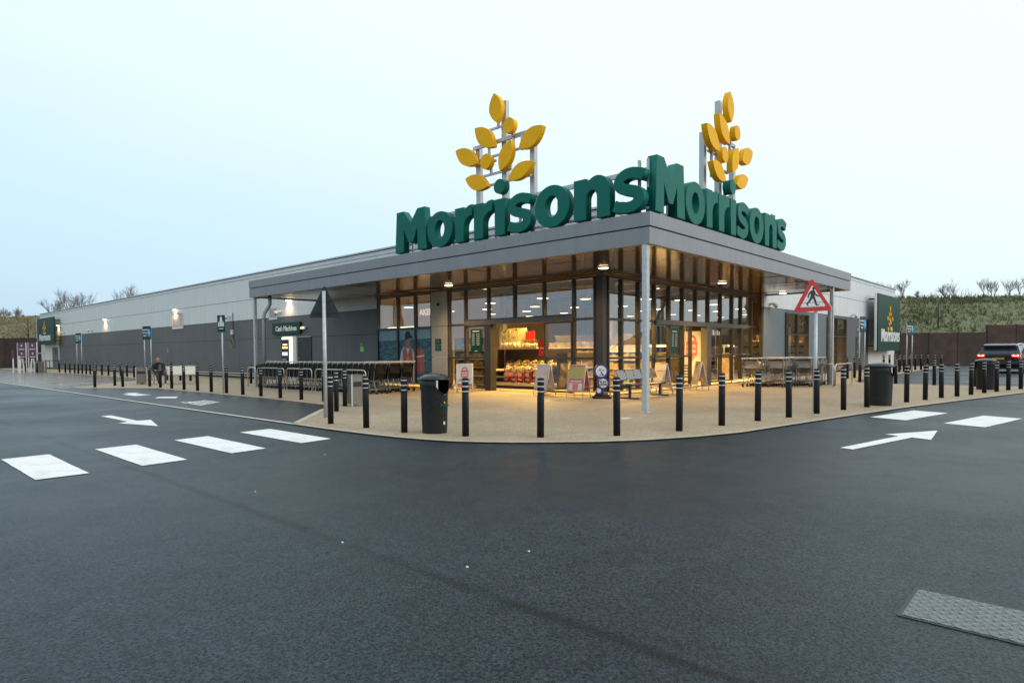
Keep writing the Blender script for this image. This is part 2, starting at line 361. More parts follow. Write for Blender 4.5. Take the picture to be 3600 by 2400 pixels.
def text(name, body, size, x, z, y, m, parent, align='CENTER', bold=.012, ext=.004, sx=1.):
    cu=bpy.data.curves.new(name,'FONT'); cu.body=body; cu.size=size; cu.align_x=align; cu.align_y='CENTER'; cu.extrude=ext; cu.offset=bold*size*2.0; cu.resolution_u=3
    me=conv(cu)
    if sx!=1.: me.transform(Matrix.Diagonal((sx,1,1,1)))
    me.transform(Matrix.Translation((x,y,z)))
    return mesh_obj(name,me,m,parent)
def arc(cx,cy,rx,ry,a0,a1,n=14): return [(cx+rx*math.cos(R(a0+(a1-a0)*i/n)), cy+ry*math.sin(R(a0+(a1-a0)*i/n))) for i in range(n+1)]
def catmull(P,n=8):
    out=[]
    for i in range(len(P)-1):
        p0=P[max(i-1,0)];p1=P[i];p2=P[i+1];p3=P[min(i+2,len(P)-1)]
        for k in range(n):
            t=k/n; out.append(tuple(.5*((2*p1[j])+(-p0[j]+p2[j])*t+(2*p0[j]-5*p1[j]+4*p2[j]-p3[j])*t*t+(-p0[j]+3*p1[j]-3*p2[j]+p3[j])*t**3) for j in range(len(p1))))
    out.append(tuple(P[-1])); return out
def stroke(P, w, cat=True):
    if cat: P=catmull(P,7)
    L=[];Q=[]; n=len(P)
    for i,p in enumerate(P):
        a=P[max(i-1,0)];b=P[min(i+1,n-1)]; dx,dy=b[0]-a[0],b[1]-a[1]; l=math.hypot(dx,dy) or 1
        L.append((p[0]-dy/l*w/2,p[1]+dx/l*w/2)); Q.append((p[0]+dy/l*w/2,p[1]-dx/l*w/2))
    return L+Q[::-1]
# the six glyphs of the shop sign, x-height 1, as (advance, splines)
def glyphs():
    g={}
    g['M']=[[(0,0),(.43,0),(.44,.70),(.66,.27),(.88,.27),(1.09,.70),(1.10,0),(1.53,0),(1.44,1.30),(1.10,1.30),(.77,.90),(.43,1.30),(.09,1.30)]]
    g['o']=[arc(.555,.5,.555,.54,0,360,40)[:-1], arc(.555,.5,.205,.27,360,0,32)[:-1]]
    g['r']=[[(0,0),(.36,0),(.36,.42)]+arc(.70,.42,.34,.30,180,90,8)[1:]+[(.70,1.03)]+arc(.66,.75,.30,.28,90,150,7)+[(.35,1.0),(0,1.0)]]
    g['i']=[[(0,0),(.37,0),(.37,1.0),(0,1.0)]]
    g['n']=[[(0,0),(.37,0),(.37,.50)]+arc(.52,.50,.15,.20,180,0,12)[1:]+[(.67,0),(1.04,0),(1.04,.60)]+arc(.67,.60,.37,.43,0,130,14)[1:]+[(.355,1.0),(0,1.0)]]
    c=[(.83,.80),(.74,.845)]+arc(.475,.705,.30,.195,62,180,12)+arc(.475,.705,.30,.185,190,238,5)+arc(.415,.315,.30,.185,58,10,5)+arc(.415,.310,.30,.195,0,-118,12)+[(.15,.155),(.05,.205)]
    g['s']=[stroke(c,.262,False)]
    return g
GL=glyphs()
WORD=[('M',0.),('o',1.56),('r',2.78),('r',3.55),('i',4.36),('s',4.80),('o',5.76),('n',7.0),('s',8.09)]   # word width 9.02
WHEAT=[((4.34,8.59),(4.42,7.77),.47),((3.60,7.81),(4.31,7.14),.49),((6.02,7.29),(5.22,6.88),.50),((2.81,7.35),(3.65,6.81),.49),((4.93,7.18),(4.54,6.42),.48),((5.68,6.44),(4.82,6.13),.43),((3.20,6.46),(4.07,6.09),.46)]
BUDS=[(4.86,7.58,.20),(4.01,6.79,.205)]
def lens(p,q,w,n=12):
    (x0,y0),(x1,y1)=p,q; dx,dy=x1-x0,y1-y0; l=math.hypot(dx,dy); ux,uy=dx/l,dy/l; out=[]
    for s in (1,-1):
        for i in range(n):
            t=i/n if s==1 else 1-i/n
            h=s*w/2*math.sin(math.pi*t)**.85
            out.append((x0+dx*t-uy*h, y0+dy*t+ux*h))
    return out
# ------------------------------------------------------------------ setting
X0, Y0, X1, YC = 13.22, 7.10, 17.215, 10.47
LW = R(-90)                                            # rotation of anything fixed to the left (long) front
struct('ground', MB().flat([(-160,-160),(260,-160),(260,260),(-160,260)],-.012), 'asphalt')
KERB=[(6.75,11.59),(6.75,11.0),(6.75,10.38),(6.77,9.8),(6.79,9.33),(6.83,8.85),(6.88,8.40),(7.0,7.82),(7.17,7.30),(7.42,6.86),(7.72,6.45),(8.06,6.08),(8.6,5.55),(9.26,5.08),(10.2,4.62),(11.17,4.30),(12.5,4.08),(13.83,3.87),(15.67,3.56),(18.37,3.08),(21.57,2.40),(26.36,1.32),(30.1,.47)]
FORE=KERB+[(30.35,.9),(29.95,4.0),(29.9,6.2),(31.4,7.2),(58.2,7.2),(58.2,10.6),(17.1,10.6),(17.1,82.8),(13.3,82.8),(13.3,36.9),(11.2,36.4),(9.2,33.6),(7.75,32.0),(7.85,31.3),(9.5,28.8),(9.9,28.0),(10.0,18.4),(9.82,15.2),(9.05,14.0)]
struct('forecourt_pavement', MB().slab(FORE,-.008,.006), 'resin')
struct('parking_bay', MB().flat([(6.85,11.74),(8.98,14.03),(9.75,15.22),(9.93,18.4),(9.83,28.0),(9.44,28.75),(7.75,31.25),(6.85,31.5)],.0), 'bay')
struct('shared_paving', MB().flat([(6.85,31.54),(7.68,31.34),(7.66,32.05),(9.12,33.66),(11.14,36.46),(13.23,36.95),(13.23,82.8),(6.85,82.8)],.001), 'shared')
def strip(path, w, z):
    mb=MB(); L=[];Q=[]
    for i,p in enumerate(path):
        a=path[max(i-1,0)];b=path[min(i+1,len(path)-1)]; dx,dy=b[0]-a[0],b[1]-a[1]; l=math.hypot(dx,dy)
        L.append((p[0]-dy/l*w/2,p[1]+dx/l*w/2)); Q.append((p[0]+dy/l*w/2,p[1]-dx/l*w/2))
    n=len(path); k=len(L)
    mb._a([(x,y,z) for x,y in L+Q],[(i,k+i,k+i+1,i+1) for i in range(n-1)])
    return mb
struct('kerb_edge', strip([(x,y) for x,y in KERB],.13,.011), 'edge')
struct('bay_edge_line', strip([(6.76,11.62),(6.75,16.15),(6.75,23.2),(6.76,31.64),(6.75,41.6),(6.75,82)],.11,.006), 'line')
struct('bay_kerb', strip([(6.82,11.62),(8.0,12.88),(9.05,14.0)],.16,.012), 'edge')
struct('shared_edge', strip([(6.85,31.5),(7.78,31.28),(9.48,28.78),(9.9,28.0)],.09,.010), 'edge')
struct('wall_kerb', strip([(9.1,33.65),(11.18,36.4),(13.27,36.9),(13.27,60),(13.27,82)],.10,.011), 'edge')
# road markings, each painted block a thing
random.seed(5)
def rough_poly(pts, n=16, j=.0035):
    out=[]
    for i,(x,y) in enumerate(pts):
        x2,y2=pts[(i+1)%len(pts)]
        for k in range(n): t=k/n; out.append((x+(x2-x)*t+(random.uniform(-j,j) if k else 0), y+(y2-y)*t+(random.uniform(-j,j) if k else 0)))
    return out
def mark(name,pts,label,cat,group=None,z=-.005):
    cx=sum(p[0] for p in pts)/len(pts); cy=sum(p[1] for p in pts)/len(pts)
    o=MB().flat(rough_poly([(x-cx,y-cy) for x,y in pts]),0).build(name,'paint',loc=(cx,cy,z)); return tag(o,label,cat,group)
ZG='white crossing blocks painted across the road'
mark('crossing_block',[(1.76,10.95),(2.34,10.95),(2.30,8.82),(1.74,8.83)],'white crossing block farthest from the pavement, cut close by the frame edge','road marking',ZG)
mark('crossing_block',[(2.95,10.98),(3.56,11.02),(3.53,8.90),(2.93,8.86)],'white crossing block second from the outer end, on the tarmac seam','road marking',ZG)
mark('crossing_block',[(4.18,11.08),(4.79,11.14),(4.77,9.01),(4.19,8.96)],'white crossing block between the seam block and the kerbside block','road marking',ZG)
mark('crossing_block',[(5.41,11.21),(6.05,11.26),(6.04,9.16),(5.43,9.09)],'white crossing block nearest the tan pavement tip beside the bay line','road marking',ZG)
mark('road_arrow',[(4.64,16.72),(4.87,16.75),(4.86,14.93),(5.13,14.90),(4.78,13.48),(4.42,14.72),(4.66,14.90)],'white painted arrow pointing towards the crossing blocks','road marking')
ZR='white crossing blocks by the far litter bin'
mark('crossing_block',[(15.45,3.20),(17.69,2.79),(17.42,2.12),(15.20,2.53)],'white crossing block touching the kerb below the litter bin','road marking',ZR)
mark('crossing_block',[(15.04,1.90),(17.26,1.49),(16.97,.85),(14.77,1.25)],'white crossing block one step out from the kerb by the litter bin','road marking',ZR)
mark('road_arrow',[(10.44,2.54),(12.44,2.17),(12.53,2.38),(13.67,1.81),(12.24,1.70),(12.37,1.97),(10.38,2.36)],'long white painted arrow pointing along the road past the bins','road marking')
def bay_symbol(pts_list,label):
    cx=sum(p[0] for p in pts_list[0])/len(pts_list[0]); cy=sum(p[1] for p in pts_list[0])/len(pts_list[0])
    mb=MB()
    for k,P in enumerate(pts_list): mb.flat([(x-cx,y-cy) for x,y in P],.002*k)
    tag(mb.build('bay_symbol','paint',loc=(cx,cy,.005)),label,'road marking','painted bay symbols on the dark parking bay')
bay_symbol([[(7.63,24.9),(8.02,25.3),(8.26,23.85),(7.64,23.62)],[(7.9,25.6),(8.25,25.5),(8.25,24.9),(8.0,24.9)]],'white painted bay symbol farthest from the warning sign, a ragged kite')
bay_symbol([[(7.68,21.9),(8.0,22.45),(8.47,22.0),(8.13,21.3)]],'small white painted bay symbol between the two larger ones')
random.seed(4)
bay_symbol([[(7.46+.17*i,17.8+.12*i),(7.55+.17*i,17.75+.12*i),(7.62+.17*i,19.4-.05*i),(7.53+.17*i,19.45-.05*i)] for i in range(5)]+[[(7.5,18.7),(8.3,19.3),(8.3,19.45),(7.5,18.9)]],'striped white painted bay symbol nearest the warning sign post')
# manhole cover
mh=thing('manhole_cover','square iron chequer-plate cover set in the foreground tarmac','manhole cover',(4.36,.40,-.012))
MB().box(-.27,.27,-.31,.31,0,.006).build('cover_frame',mat('iron_rim',(.045,.052,.058),.5,.4),mh)
pl=MB()
for i in range(14):
    for j in range(16):
        a=.7 if (i+j)%2 else -.7; x=-.235+i*.036; y=-.275+j*.0365
        c,s=math.cos(a)*.017,math.sin(a)*.017; e,f_=-math.sin(a)*.0055,math.cos(a)*.0055
        pl._a([(x-c-e,y-s-f_,.0085),(x+c-e,y+s-f_,.0085),(x+c+e,y+s+f_,.0105),(x-c+e,y-s+f_,.0105)],[(0,1,2,3)])
        pl._a([(x-c-e,y-s-f_,.0085),(x+c-e,y+s-f_,.0085),(x+c-e*1.5,y+s-f_*1.5,.006),(x-c-e*1.5,y-s-f_*1.5,.006)],[(0,3,2,1)])
MB().box(-.25,.25,-.29,.29,.005,.0082).build('plate','iron',mh)
pl.build('tread_pattern',mat('iron_tread',(.17,.205,.215),.45,.2),mh)
# scraps on the tarmac
random.seed(9)
for (x,y,l) in [(5.05,7.83,'white scrap of paper lying near the kerbside crossing block'),(3.2,6.3,'tiny pale scrap on the open tarmac left of the seam'),(2.79,4.1,'pale pebble lying on the dark tarmac seam'),(3.6,2.9,'yellowish leaf scrap on the open tarmac'),(3.05,3.0,'white pebble just right of the seam')]:
    pts=[(.009*math.cos(t)*random.uniform(.6,1.3),.009*math.sin(t)*random.uniform(.6,1.3)) for t in [i*math.pi/3 for i in range(6)]]
    tag(MB().slab(pts,0,.006).build('litter_scrap','refl',loc=(x,y,-.012),rz=random.uniform(0,3)),l,'litter')
tag(MB().slab([(0,0),(.30,.02),(.32,.2),(.02,.19)],0,.004).build('paper_sheet','offwhite',loc=(11.75,6.85,.006)),'sheet of white paper lying on the tan pavement by the corner column','litter')

# ------------------------------------------------------------------ the store
B=(X1,YC,0.)
bld=thing('supermarket','long low supermarket with dark lower walls, pale upper cladding and a grey corner canopy','supermarket',B)
NB=(-X1,-YC,0.)
def bp(mb,name,mats,parent=None): return mb.build(name,mats,bld if parent is None else parent,NB if parent is None else None)
YE, XE, ZR_, ZB = 82.6, 58.15, 5.95, 3.36
# upper cladding in cassettes with thin joints
up=MB()
zj=[(ZB,4.475),(4.50,5.66),(5.685,5.86)]
def spans(a,b,w):
    n=max(1,round((b-a)/w)); return [(a+(b-a)*i/n,a+(b-a)*(i+1)/n) for i in range(n)]
for a,b in spans(22.34,YE,12.0):
    for z0,z1 in zj: up.box(X1,X1+.1,a+.008,b-.008,z0,z1)
for a,b in spans(YC,22.34,6.0):
    for z0,z1 in zj[1:]: up.box(X1,X1+.1,a+.006,b-.006,max(z0,4.54),z1)
for a,b in spans(X1+.102,30.1,6.5):
    for z0,z1 in zj[1:]: up.box(a+.006,b-.006,YC,YC+.1,max(z0,4.54),z1)
for a,b in spans(30.1,XE,7.0):
    for z0,z1 in zj: up.box(a+.008,b-.008,YC,YC+.1,z0,z1)
up.box(30.1,30.13,YC+.001,YC+.099,ZB,4.5)
bp(up,'upper_cladding','pale')
lo=MB()
lr=MB()
for a,b in spans(22.34,75.15,12.9):
    for z0,z1 in ((.10,2.235),(2.25,ZB-.015)): lo.box(X1+.012,X1+.1,a+.008,b-.008,z0,z1)
for a,b,m in ((30.12,33.0,1),(36.55,40.0,1),(44.0,49.8,0)):
    lr.box(a,b,YC+.012,YC+.1,.10,ZB-.02,m)
lr.box(33.0,36.55,YC+.014,YC+.1,3.22,ZB-.02,0); lr.box(40.0,44.0,YC+.014,YC+.1,3.22,ZB-.02,0)
bp(lo,'lower_cladding',['dark'])
bp(lr,'lower_cladding',['dark','panelblue'])
bp(MB().box(X1+.02,X1+.1,75.16,YE,.1,ZB-.02),'white_end_wall','offwhite')
bp(MB().box(49.81,XE,YC+.02,YC+.1,.1,ZB-.02),'white_end_wall','offwhite')
bp(MB().box(X1+.10,X1+.2,22.34,YE,0,5.86).box(30.1,XE,YC+.1,YC+.2,3.2,5.86).box(44.0,XE,YC+.1,YC+.2,0,3.2).box(33.0-2.9,33.0,YC+.1,YC+.2,0,3.2).box(36.55,40.,YC+.1,YC+.2,0,3.2).box(XE-.1,XE,YC+.21,YE,0,5.86).box(X1+.21,XE-.1,YE-.1,YE,0,5.86)
   .box(X1+.11,X1+.2,YC+.21,22.34,3.9,5.86).box(X1+.11,30.1,YC+.11,YC+.2,3.9,5.86),'backing_wall','groove')
cp=MB()
cp.box(X1-.06,X1+.30,YC-.06,YE+.05,5.885,ZR_).box(X1+.305,XE+.05,YC-.06,YC+.30,5.885,ZR_-.001)
bp(cp,'parapet_coping','coping')
bp(MB().box(X1-.02,X1+.28,YC-.02,YE+.02,5.862,5.883).box(X1+.285,XE+.02,YC-.02,YC+.28,5.862,5.882),'coping_shadow_gap','groove')
bp(MB().box(X1+.31,XE-.1,YC+.31,YE-.1,5.70,5.78),'roof','galv')
bp(MB().box(X1+.03,X1+.1,22.34,YE,.0,.095).box(30.1,46.4,YC+.03,YC+.1,0,.095).box(47.8,XE,YC+.03,YC+.1,0,.095),'plinth','groove')
YG=10.85; KG=YG/YC
# canopy
ZT,ZG,ZBt=4.59,4.262,3.868
YL,XR=26.2,30.5
ca=MB()
ca.box(X0,X0+.14,Y0,YL,ZBt,ZG-.016).box(X0-.014,X0+.14,Y0-.014,YL+.014,ZG+.016,ZT).box(X0+.03,X0+.13,Y0+.03,YL-.03,ZG-.016,ZG+.016,1)
ca.box(X0+.141,XR,Y0,Y0+.14,ZBt,ZG-.016).box(X0+.141,XR+.014,Y0-.014,Y0+.14,ZG+.016,ZT).box(X0+.141,XR-.03,Y0+.03,Y0+.13,ZG-.016,ZG+.016,1)
ca.box(X0+.141,X1-.002,YL-.14,YL,ZBt,ZG-.016).box(X0+.141,X1-.002,YL-.14,YL+.013,ZG+.016,ZT-.001)
ca.box(XR-.14,XR,Y0+.141,YC-.002,ZBt,ZG-.016).box(XR-.14,XR+.013,Y0+.141,YC-.002,ZG+.016,ZT-.001)
ca.box(X0+.15,X1-.002,Y0+.15,YL-.15,4.46,4.54,1).box(X1,XR-.15,Y0+.15,YC-.002,4.46,4.54,1)
canopy=bp(ca,'canopy',['fascia','groove'])
random.seed(12)
so=MB()
def panel(x0,x1,y0,y1):
    a,b=random.uniform(-.006,.006),random.uniform(-.006,.006); cx,cy=(x0+x1)/2,(y0+y1)/2
    so._a([(x,y,3.90+a*(x-cx)+b*(y-cy)) for x,y in ((x0,y0),(x0,y1),(x1,y1),(x1,y0))],[(0,1,2,3)])
for a,b in spans(YG+.0,YL-.15,.62): panel(X0+.15,X1-.01,a+.004,b-.004)
for a,b in spans(X0+.15,XR-.15,.62): panel(a+.004,b-.004,Y0+.15,YG-.01)
so.box(X0+.15,X1-.01,Y0+.15,YL-.15,3.93,3.96,1).box(X1,XR-.15,Y0+.15,YG+.1,3.93,3.96,1)
bp(so,'soffit',['soffit','groove'],canopy)
bp(MB().box(X1-.10,X1-.007,YG-.10,22.34,3.80,3.875).box(X1-.004,31.19,YG-.10,YG-.012,3.80,3.875),'soffit_edge_trim','frame2',canopy)
for x,y in ((13.34,25.96),(13.30,7.24),(28.25,7.22)):
    bp(MB().bev(x-.066,x+.066,y-.066,y+.066,.0,3.88,.012).bev(x-.11,x+.11,y-.11,y+.11,.006,.02,.004),'column','galv',canopy)
for path,y in (([(13.62,25.15,3.9),(13.62,25.15,3.55),(13.58,25.2,3.42),(13.42,25.27,3.16),(13.38,25.27,3.0),(13.38,25.27,.0)],0),([(27.5,7.75,3.9),(27.5,7.75,3.6),(27.6,7.6,3.45),(27.85,7.28,3.2),(27.9,7.2,3.05),(27.9,7.2,.0)],0)):
    bp(MB().tube(path,.075,12).cyl((path[-1][0],path[-1][1],2.9),(path[-1][0],path[-1][1],2.98),.086),'downpipe','greypipe',canopy)
DL=[(16.2,23.4),(16.2,16.75),(16.22,10.2),(23.2,9.55),(29.6,9.5)]
for x,y in DL[1:]:
    bp(MB().cyl((x,y,3.905),(x,y,3.87),.17,.17,24).cyl((x,y,3.868),(x,y,3.858),.14,.14,24,1),'downlight',['white','lamp'],canopy)
# glazing
def glaz(side,a0,a1,segs,mull=.035,glass='glass',name='window',yp=None):
    """one bay from a0 to a1 along the front; segs = glass openings (z0,z1); frame bars fill the rest between .1 and 3.8"""
    yp=YG if yp is None else yp
    if side=='R' and yp==YG: a0*=KG; a1*=KG
    mb=MB(); gl=MB(); lo_,hi=min(a0,a1),max(a0,a1)
    def bx(u0,u1,z0,z1,d0=-.06,d1=.08):
        if side=='L': mb.box(X1+d0,X1+d1,u0,u1,z0,z1)
        else: mb.box(u0,u1,yp+d0,yp+d1,z0,z1)
    zb=segs[0][0]; zt=segs[-1][1]
    bx(lo_,lo_+mull,zb-.05,zt+.04); bx(hi-mull,hi,zb-.05,zt+.04)
    zz=[zb-.05]+[z for s in segs for z in s]+[zt+.04]
    for i in range(0,len(zz),2): bx(lo_+mull,hi-mull,zz[i],zz[i+1],-.045,.07)
    w=bp(mb,name,'frame')
    for z0,z1 in segs:
        g=MB()
        if side=='L': g._a([(X1+.02,hi-mull,z0),(X1+.02,lo_+mull,z0),(X1+.02,lo_+mull,z1),(X1+.02,hi-mull,z1)],[(0,1,2,3)])
        else: g._a([(lo_+mull,yp+.02,z0),(hi-mull,yp+.02,z0),(hi-mull,yp+.02,z1),(lo_+mull,yp+.02,z1)],[(0,1,2,3)])
        bp(g,'pane',glass,w)
    return w
UP=(2.64,3.75)
for a,b in ((22.30,20.91),(20.91,19.78),(19.78,18.77)): glaz('L',a,b,[(.15,2.37),(2.47,3.75)],.045)
glaz('L',17.80,16.89,[(.15,1.16),(1.23,2.42),(2.50,3.75)])
for a,b in ((16.89,15.70),(15.70,14.45),(14.45,13.15),(13.15,11.94)): glaz('L',a,b,[UP],.04)
glaz('L',11.94,11.13,[(.15,1.16),(1.23,2.42),(2.50,3.75)])
bp(MB().box(X1-.10,X1+.12,11.94,16.89,2.42,2.585),'door_header','frame2')
glaz('L',16.87,15.72,[(.10,1.16),(1.23,2.36)],.06,'glassd','sliding_door')
glaz('L',13.12,11.97,[(.10,1.16),(1.23,2.36)],.06,'glassd','sliding_door')
bp(MB().box(16.98,X1+.08,15.42,15.70,.012,2.41),'door_jamb','frame')
bp(MB().box(X1-.005,X1+.27,YG-.01,11.12,.0,3.80),'corner_post','frame')
bp(MB().box(X1-.02,X1+.2,17.81,17.86,0,3.80).box(X1-.02,X1+.2,22.31,22.34,0,3.8),'frame_edge','frame')
st=MB()
for z0,z1 in ((.01,1.22),(1.235,2.44),(2.455,3.80)): st.box(X1-.06,X1+.25,17.865,18.76,z0,z1)
bp(st,'stone_pier','stone')
RB=[(16.86,17.68),(17.68,18.75),(18.75,19.82),(19.82,20.87),(20.87,21.91),(21.91,23.0),(23.0,24.1),(24.1,25.27),(25.27,26.43),(26.43,27.38),(27.38,28.52),(28.52,30.10)]
for a,b in RB[0:3]: glaz('R',a,b,[(.15,1.16),(1.23,2.40),(2.48,3.75)],.045)
for a,b in RB[3:5]: glaz('R',a,b,[(.15,1.16),(1.23,2.30),(2.52,3.75)],.045)
for a,b in RB[5:7]: glaz('R',a,b,[(2.52,3.75)],.045)
for a,b in RB[7:9]: glaz('R',a,b,[(.15,1.16),(1.23,2.30),(2.52,3.75)],.045)
for a,b in RB[9:]: glaz('R',a,b,[(.15,1.16),(1.23,2.40),(2.48,3.75)],.05)
bp(MB().box(30.12,31.3,YC+.11,YC+.16,0,4.5).box(31.2,31.3,YC+.17,YG+.1,0,4.5),'glazing_return','dark')
bp(MB().box(19.82*KG,28.0*KG,YG-.09,YG+.1,2.35,2.50),'door_header','frame2')
bp(MB().box(23.70*KG,24.10*KG,YG-.15,YG+.1,.012,2.345),'door_jamb','frame2')
glaz('R',21.93,22.60,[(.10,1.16),(1.23,2.27)],.05,'glassd','sliding_door')
for a,b in ((33.0,34.75),(34.75,36.55),(40.0,42.0),(42.0,44.0)): glaz('R',a,b,[(.15,1.0),(1.07,2.1),(2.17,3.16)],.05,yp=YC)
for (x0,x1,z1) in ((46.45,47.78,2.16),):
    d=bp(MB().box(x0,x1,YC-.015,YC+.011,0.0,z1),'service_door','groove'); bp(MB().cyl((x0+.12,YC-.06,1.0),(x0+.12,YC-.06,1.25),.015),'handle','chrome',d)
d=bp(MB().box(X1-.012,X1+.018,75.55,77.80,0.0,2.22),'service_door','dark'); bp(MB().box(X1-.02,X1-.013,76.2,76.5,1.5,2.0),'door_vision_panel','glass',d)
# louvres
for (y0,y1,z0,z1,n,mm) in ((43.5,45.32,3.14,4.24,13,0),(31.0,31.86,3.24,3.88,7,1)):
    lv=MB(); lv.box(X1-.05,X1-.002,y0,y0+.07,z0,z1).box(X1-.05,X1-.002,y1-.07,y1,z0,z1).box(X1-.05,X1-.002,y0+.07,y1-.07,z0,z0+.10).box(X1-.05,X1-.002,y0+.07,y1-.07,z1-.06,z1)
    lv.box(X1-.012,X1-.002,y0+.07,y1-.07,z0+.1,z1-.06,1)
    p=bp(lv,'louvre_vent',['offwhite','groove']); sl=MB(); h=(z1-.06-z0-.10)/n
    for i in range(n):
        z=z0+.10+i*h; sl._a([(X1-.048,y0+.07,z+.004),(X1-.048,y1-.07,z+.004),(X1-.014,y1-.07,z+h*.72),(X1-.014,y0+.07,z+h*.72)],[(0,3,2,1)])
    bp(sl,'louvre_blades','offwhite',p)
# inside of the store
bp(MB().box(X1+.03,46.5,YG+.03,24.0,-.006,.012),'shop_floor','floor_in')
bp(MB().box(X1+.31,46.5,YC+.21,24.0,4.75,4.85),'shop_ceiling','inceil')
iw=MB(); iw.box(46.5,46.6,YC+.22,24.0,0,4.75).box(X1+.31,46.6,24.0,24.1,0,4.75)
bp(iw,'inner_wall','inwall')
bm_=MB()
for x in (20.5,24.0,27.5,31.0,35.0): bm_.box(x,x+.12,YC+.3,23.9,4.35,4.6)
for y in (13.5,17.0,20.5): bm_.box(X1+.4,46,y,y+.06,4.2,4.26)
bp(bm_,'ceiling_beam','dark')
for x,y in ((21.2,13.0),(26.6,12.6),(32.0,14.0),(22.5,19.6),(29.0,19.5)): bp(MB().box(x-.12,x+.12,y-.12,y+.12,.013,4.74),'inner_column','dark')

# ------------------------------------------------------------------ roof-top letters
def roof_sign(label, loc, rz):
    t=thing('rooftop_sign',label,'shop sign',loc,rz,'rooftop shop signs on the canopy corner')
    D=.22
    cache={}
    for ch,x in WORD:
        me=curve_mesh('letter',GL[ch],D,.012)
        me.transform(Matrix.Translation((x,-.11,.055)))
        o=mesh_obj('letter',me,'letgreen',t)
    dot=MB().disc(4.52,1.40,.20,.20,-.22,0,30).build('letter_dot','letgreen',t)
    for p,q,w in WHEAT:
        MB().prism(lens((p[0],p[1]-4.6),(q[0],q[1]-4.6),w*.95),-.21,-.05).build('wheat_grain','yellow',t)
    for x,z,r in BUDS: MB().disc(x,z-4.6,r,r*1.04,-.21,-.05,26).build('wheat_grain','yellow',t)
    f=MB()
    for x,zt,w in ((3.42,2.74,.075),(4.43,3.84,.085),(5.43,2.38,.075)):
        f.box(x-w,x+w,.10,.14,-.03,zt).box(x-w,x-w+.02,.14,.24,-.03,zt).box(x+w-.02,x+w,.14,.24,-.03,zt)
        f.box(x-.02,x+.02,.24,.9,.2,.26)
    f.box(3.30,5.30,.02,.09,2.70,2.80)
    for x0,x1,z in ((3.95,4.50,3.12),(3.3,5.5,2.36),(3.55,4.75,1.87),(3.85,5.45,1.57),(3.4,4.2,2.22)): f.box(x0,x1,.0,.05,z-.03,z+.03)
    for x,z0,z1 in ((4.86,2.7,3.0),(4.30,3.1,3.4),(3.95,2.25,2.75),(4.86,2.3,2.72),(5.16,2.3,2.72),(4.02,1.87,2.25),(3.62,1.55,2.3),(4.52,.98,1.6),(4.75,1.87,2.4)): f.box(x-.025,x+.025,-.02,.05,z0,z1)
    f.box(.25,8.9,.03,.09,.96,1.08).box(.25,8.9,.03,.09,.12,.17)
    for x in (.5,1.3,2.4,3.3,4.1,5.0,6.3,7.6,8.62,8.85): f.box(x-.03,x+.03,.09,.15,-.03,1.30 if x>8 else 1.1).box(x-.02,x+.02,.15,1.0,-.05,-.01)
    for ch,x in WORD: f.box(x+.05,x+.30,-.11,.12,-.02,.02)
    f.build('support_frame','galv',t)
    return t
roof_sign('green rooftop letters reading Morrisons with yellow wheat ear, along the left front of the canopy',(X0+.25,16.18,4.60),LW)
roof_sign('green rooftop letters reading Morrisons with yellow wheat ear, along the right front of the canopy',(13.52,Y0+.25,4.60),0)

# big panels at both ends of the store
def sign_panel(label,loc,rz,W,z0,z1,tx,tz,ts,wx,wz,wsz,sx):
    t=thing('shop_sign_panel',label,'shop sign',loc,rz,'green sign panels at the ends of the store')
    MB().box(0,W,-.10,0,z0,z1).build('panel',['dkgreen'],t)
    MB().box(-.34,-.22,-.07,.05,z0+.05,z1).build('side_post','white',t)
    for xx in (.2,W-.3):
        for zz in (z0+.3,z1-.4): MB().box(xx,xx+.1,.001,.5,zz,zz+.1).build('bracket','ink',t)
    k=ts
    mb=[]
    for ch,x in WORD:
        me=curve_mesh('lettering',GL[ch],.03,0); me.transform(Matrix.Diagonal((k*sx,1,k,1))); me.transform(Matrix.Translation((tx+x*k*sx,-.117,tz)))
        mesh_obj('lettering',me,'white',t)
    d=MB().disc(tx+4.52*k*sx,tz+1.40*k,.2*k*sx,.2*k,-.132,-.102,20).build('lettering','white',t)
    c=wsz
    for (px,pz,a,l,wd) in ((0,.86,90,.30,.10),(-.10,.62,105,.2,.11),(.10,.64,70,.16,.10),(-.30,.45,120,.2,.13),(.30,.45,60,.2,.13),(-.05,.42,100,.2,.12),(.06,.30,75,.26,.13),(-.12,.22,110,.16,.11),(-.22,.0,125,.2,.14),(.22,.0,55,.2,.14)):
        dx,dz=math.cos(R(a))*l/2*c,math.sin(R(a))*l/2*c
        MB().prism(lens((wx+px*c*1.5-dx*1.3,wz+pz*c-dz),(wx+px*c*1.5+dx*1.3,wz+pz*c+dz),wd*c*1.5,6),-.13,-.101).build('wheat_grain','yellow',t)
    return t
sign_panel('green Morrisons panel with wheat ear at the store end by the grass bank',(49.0,YC-.6,0),0,6.9,1.22,5.05,.85,1.86,.66,3.6,2.72,1.65,1.0)
sign_panel('green Morrisons panel at the far end of the long wall, lit from its side',(X1-.5,81.25,0),LW,7.0,2.53,5.28,.95,2.92,.52,3.2,3.72,1.2,1.0)
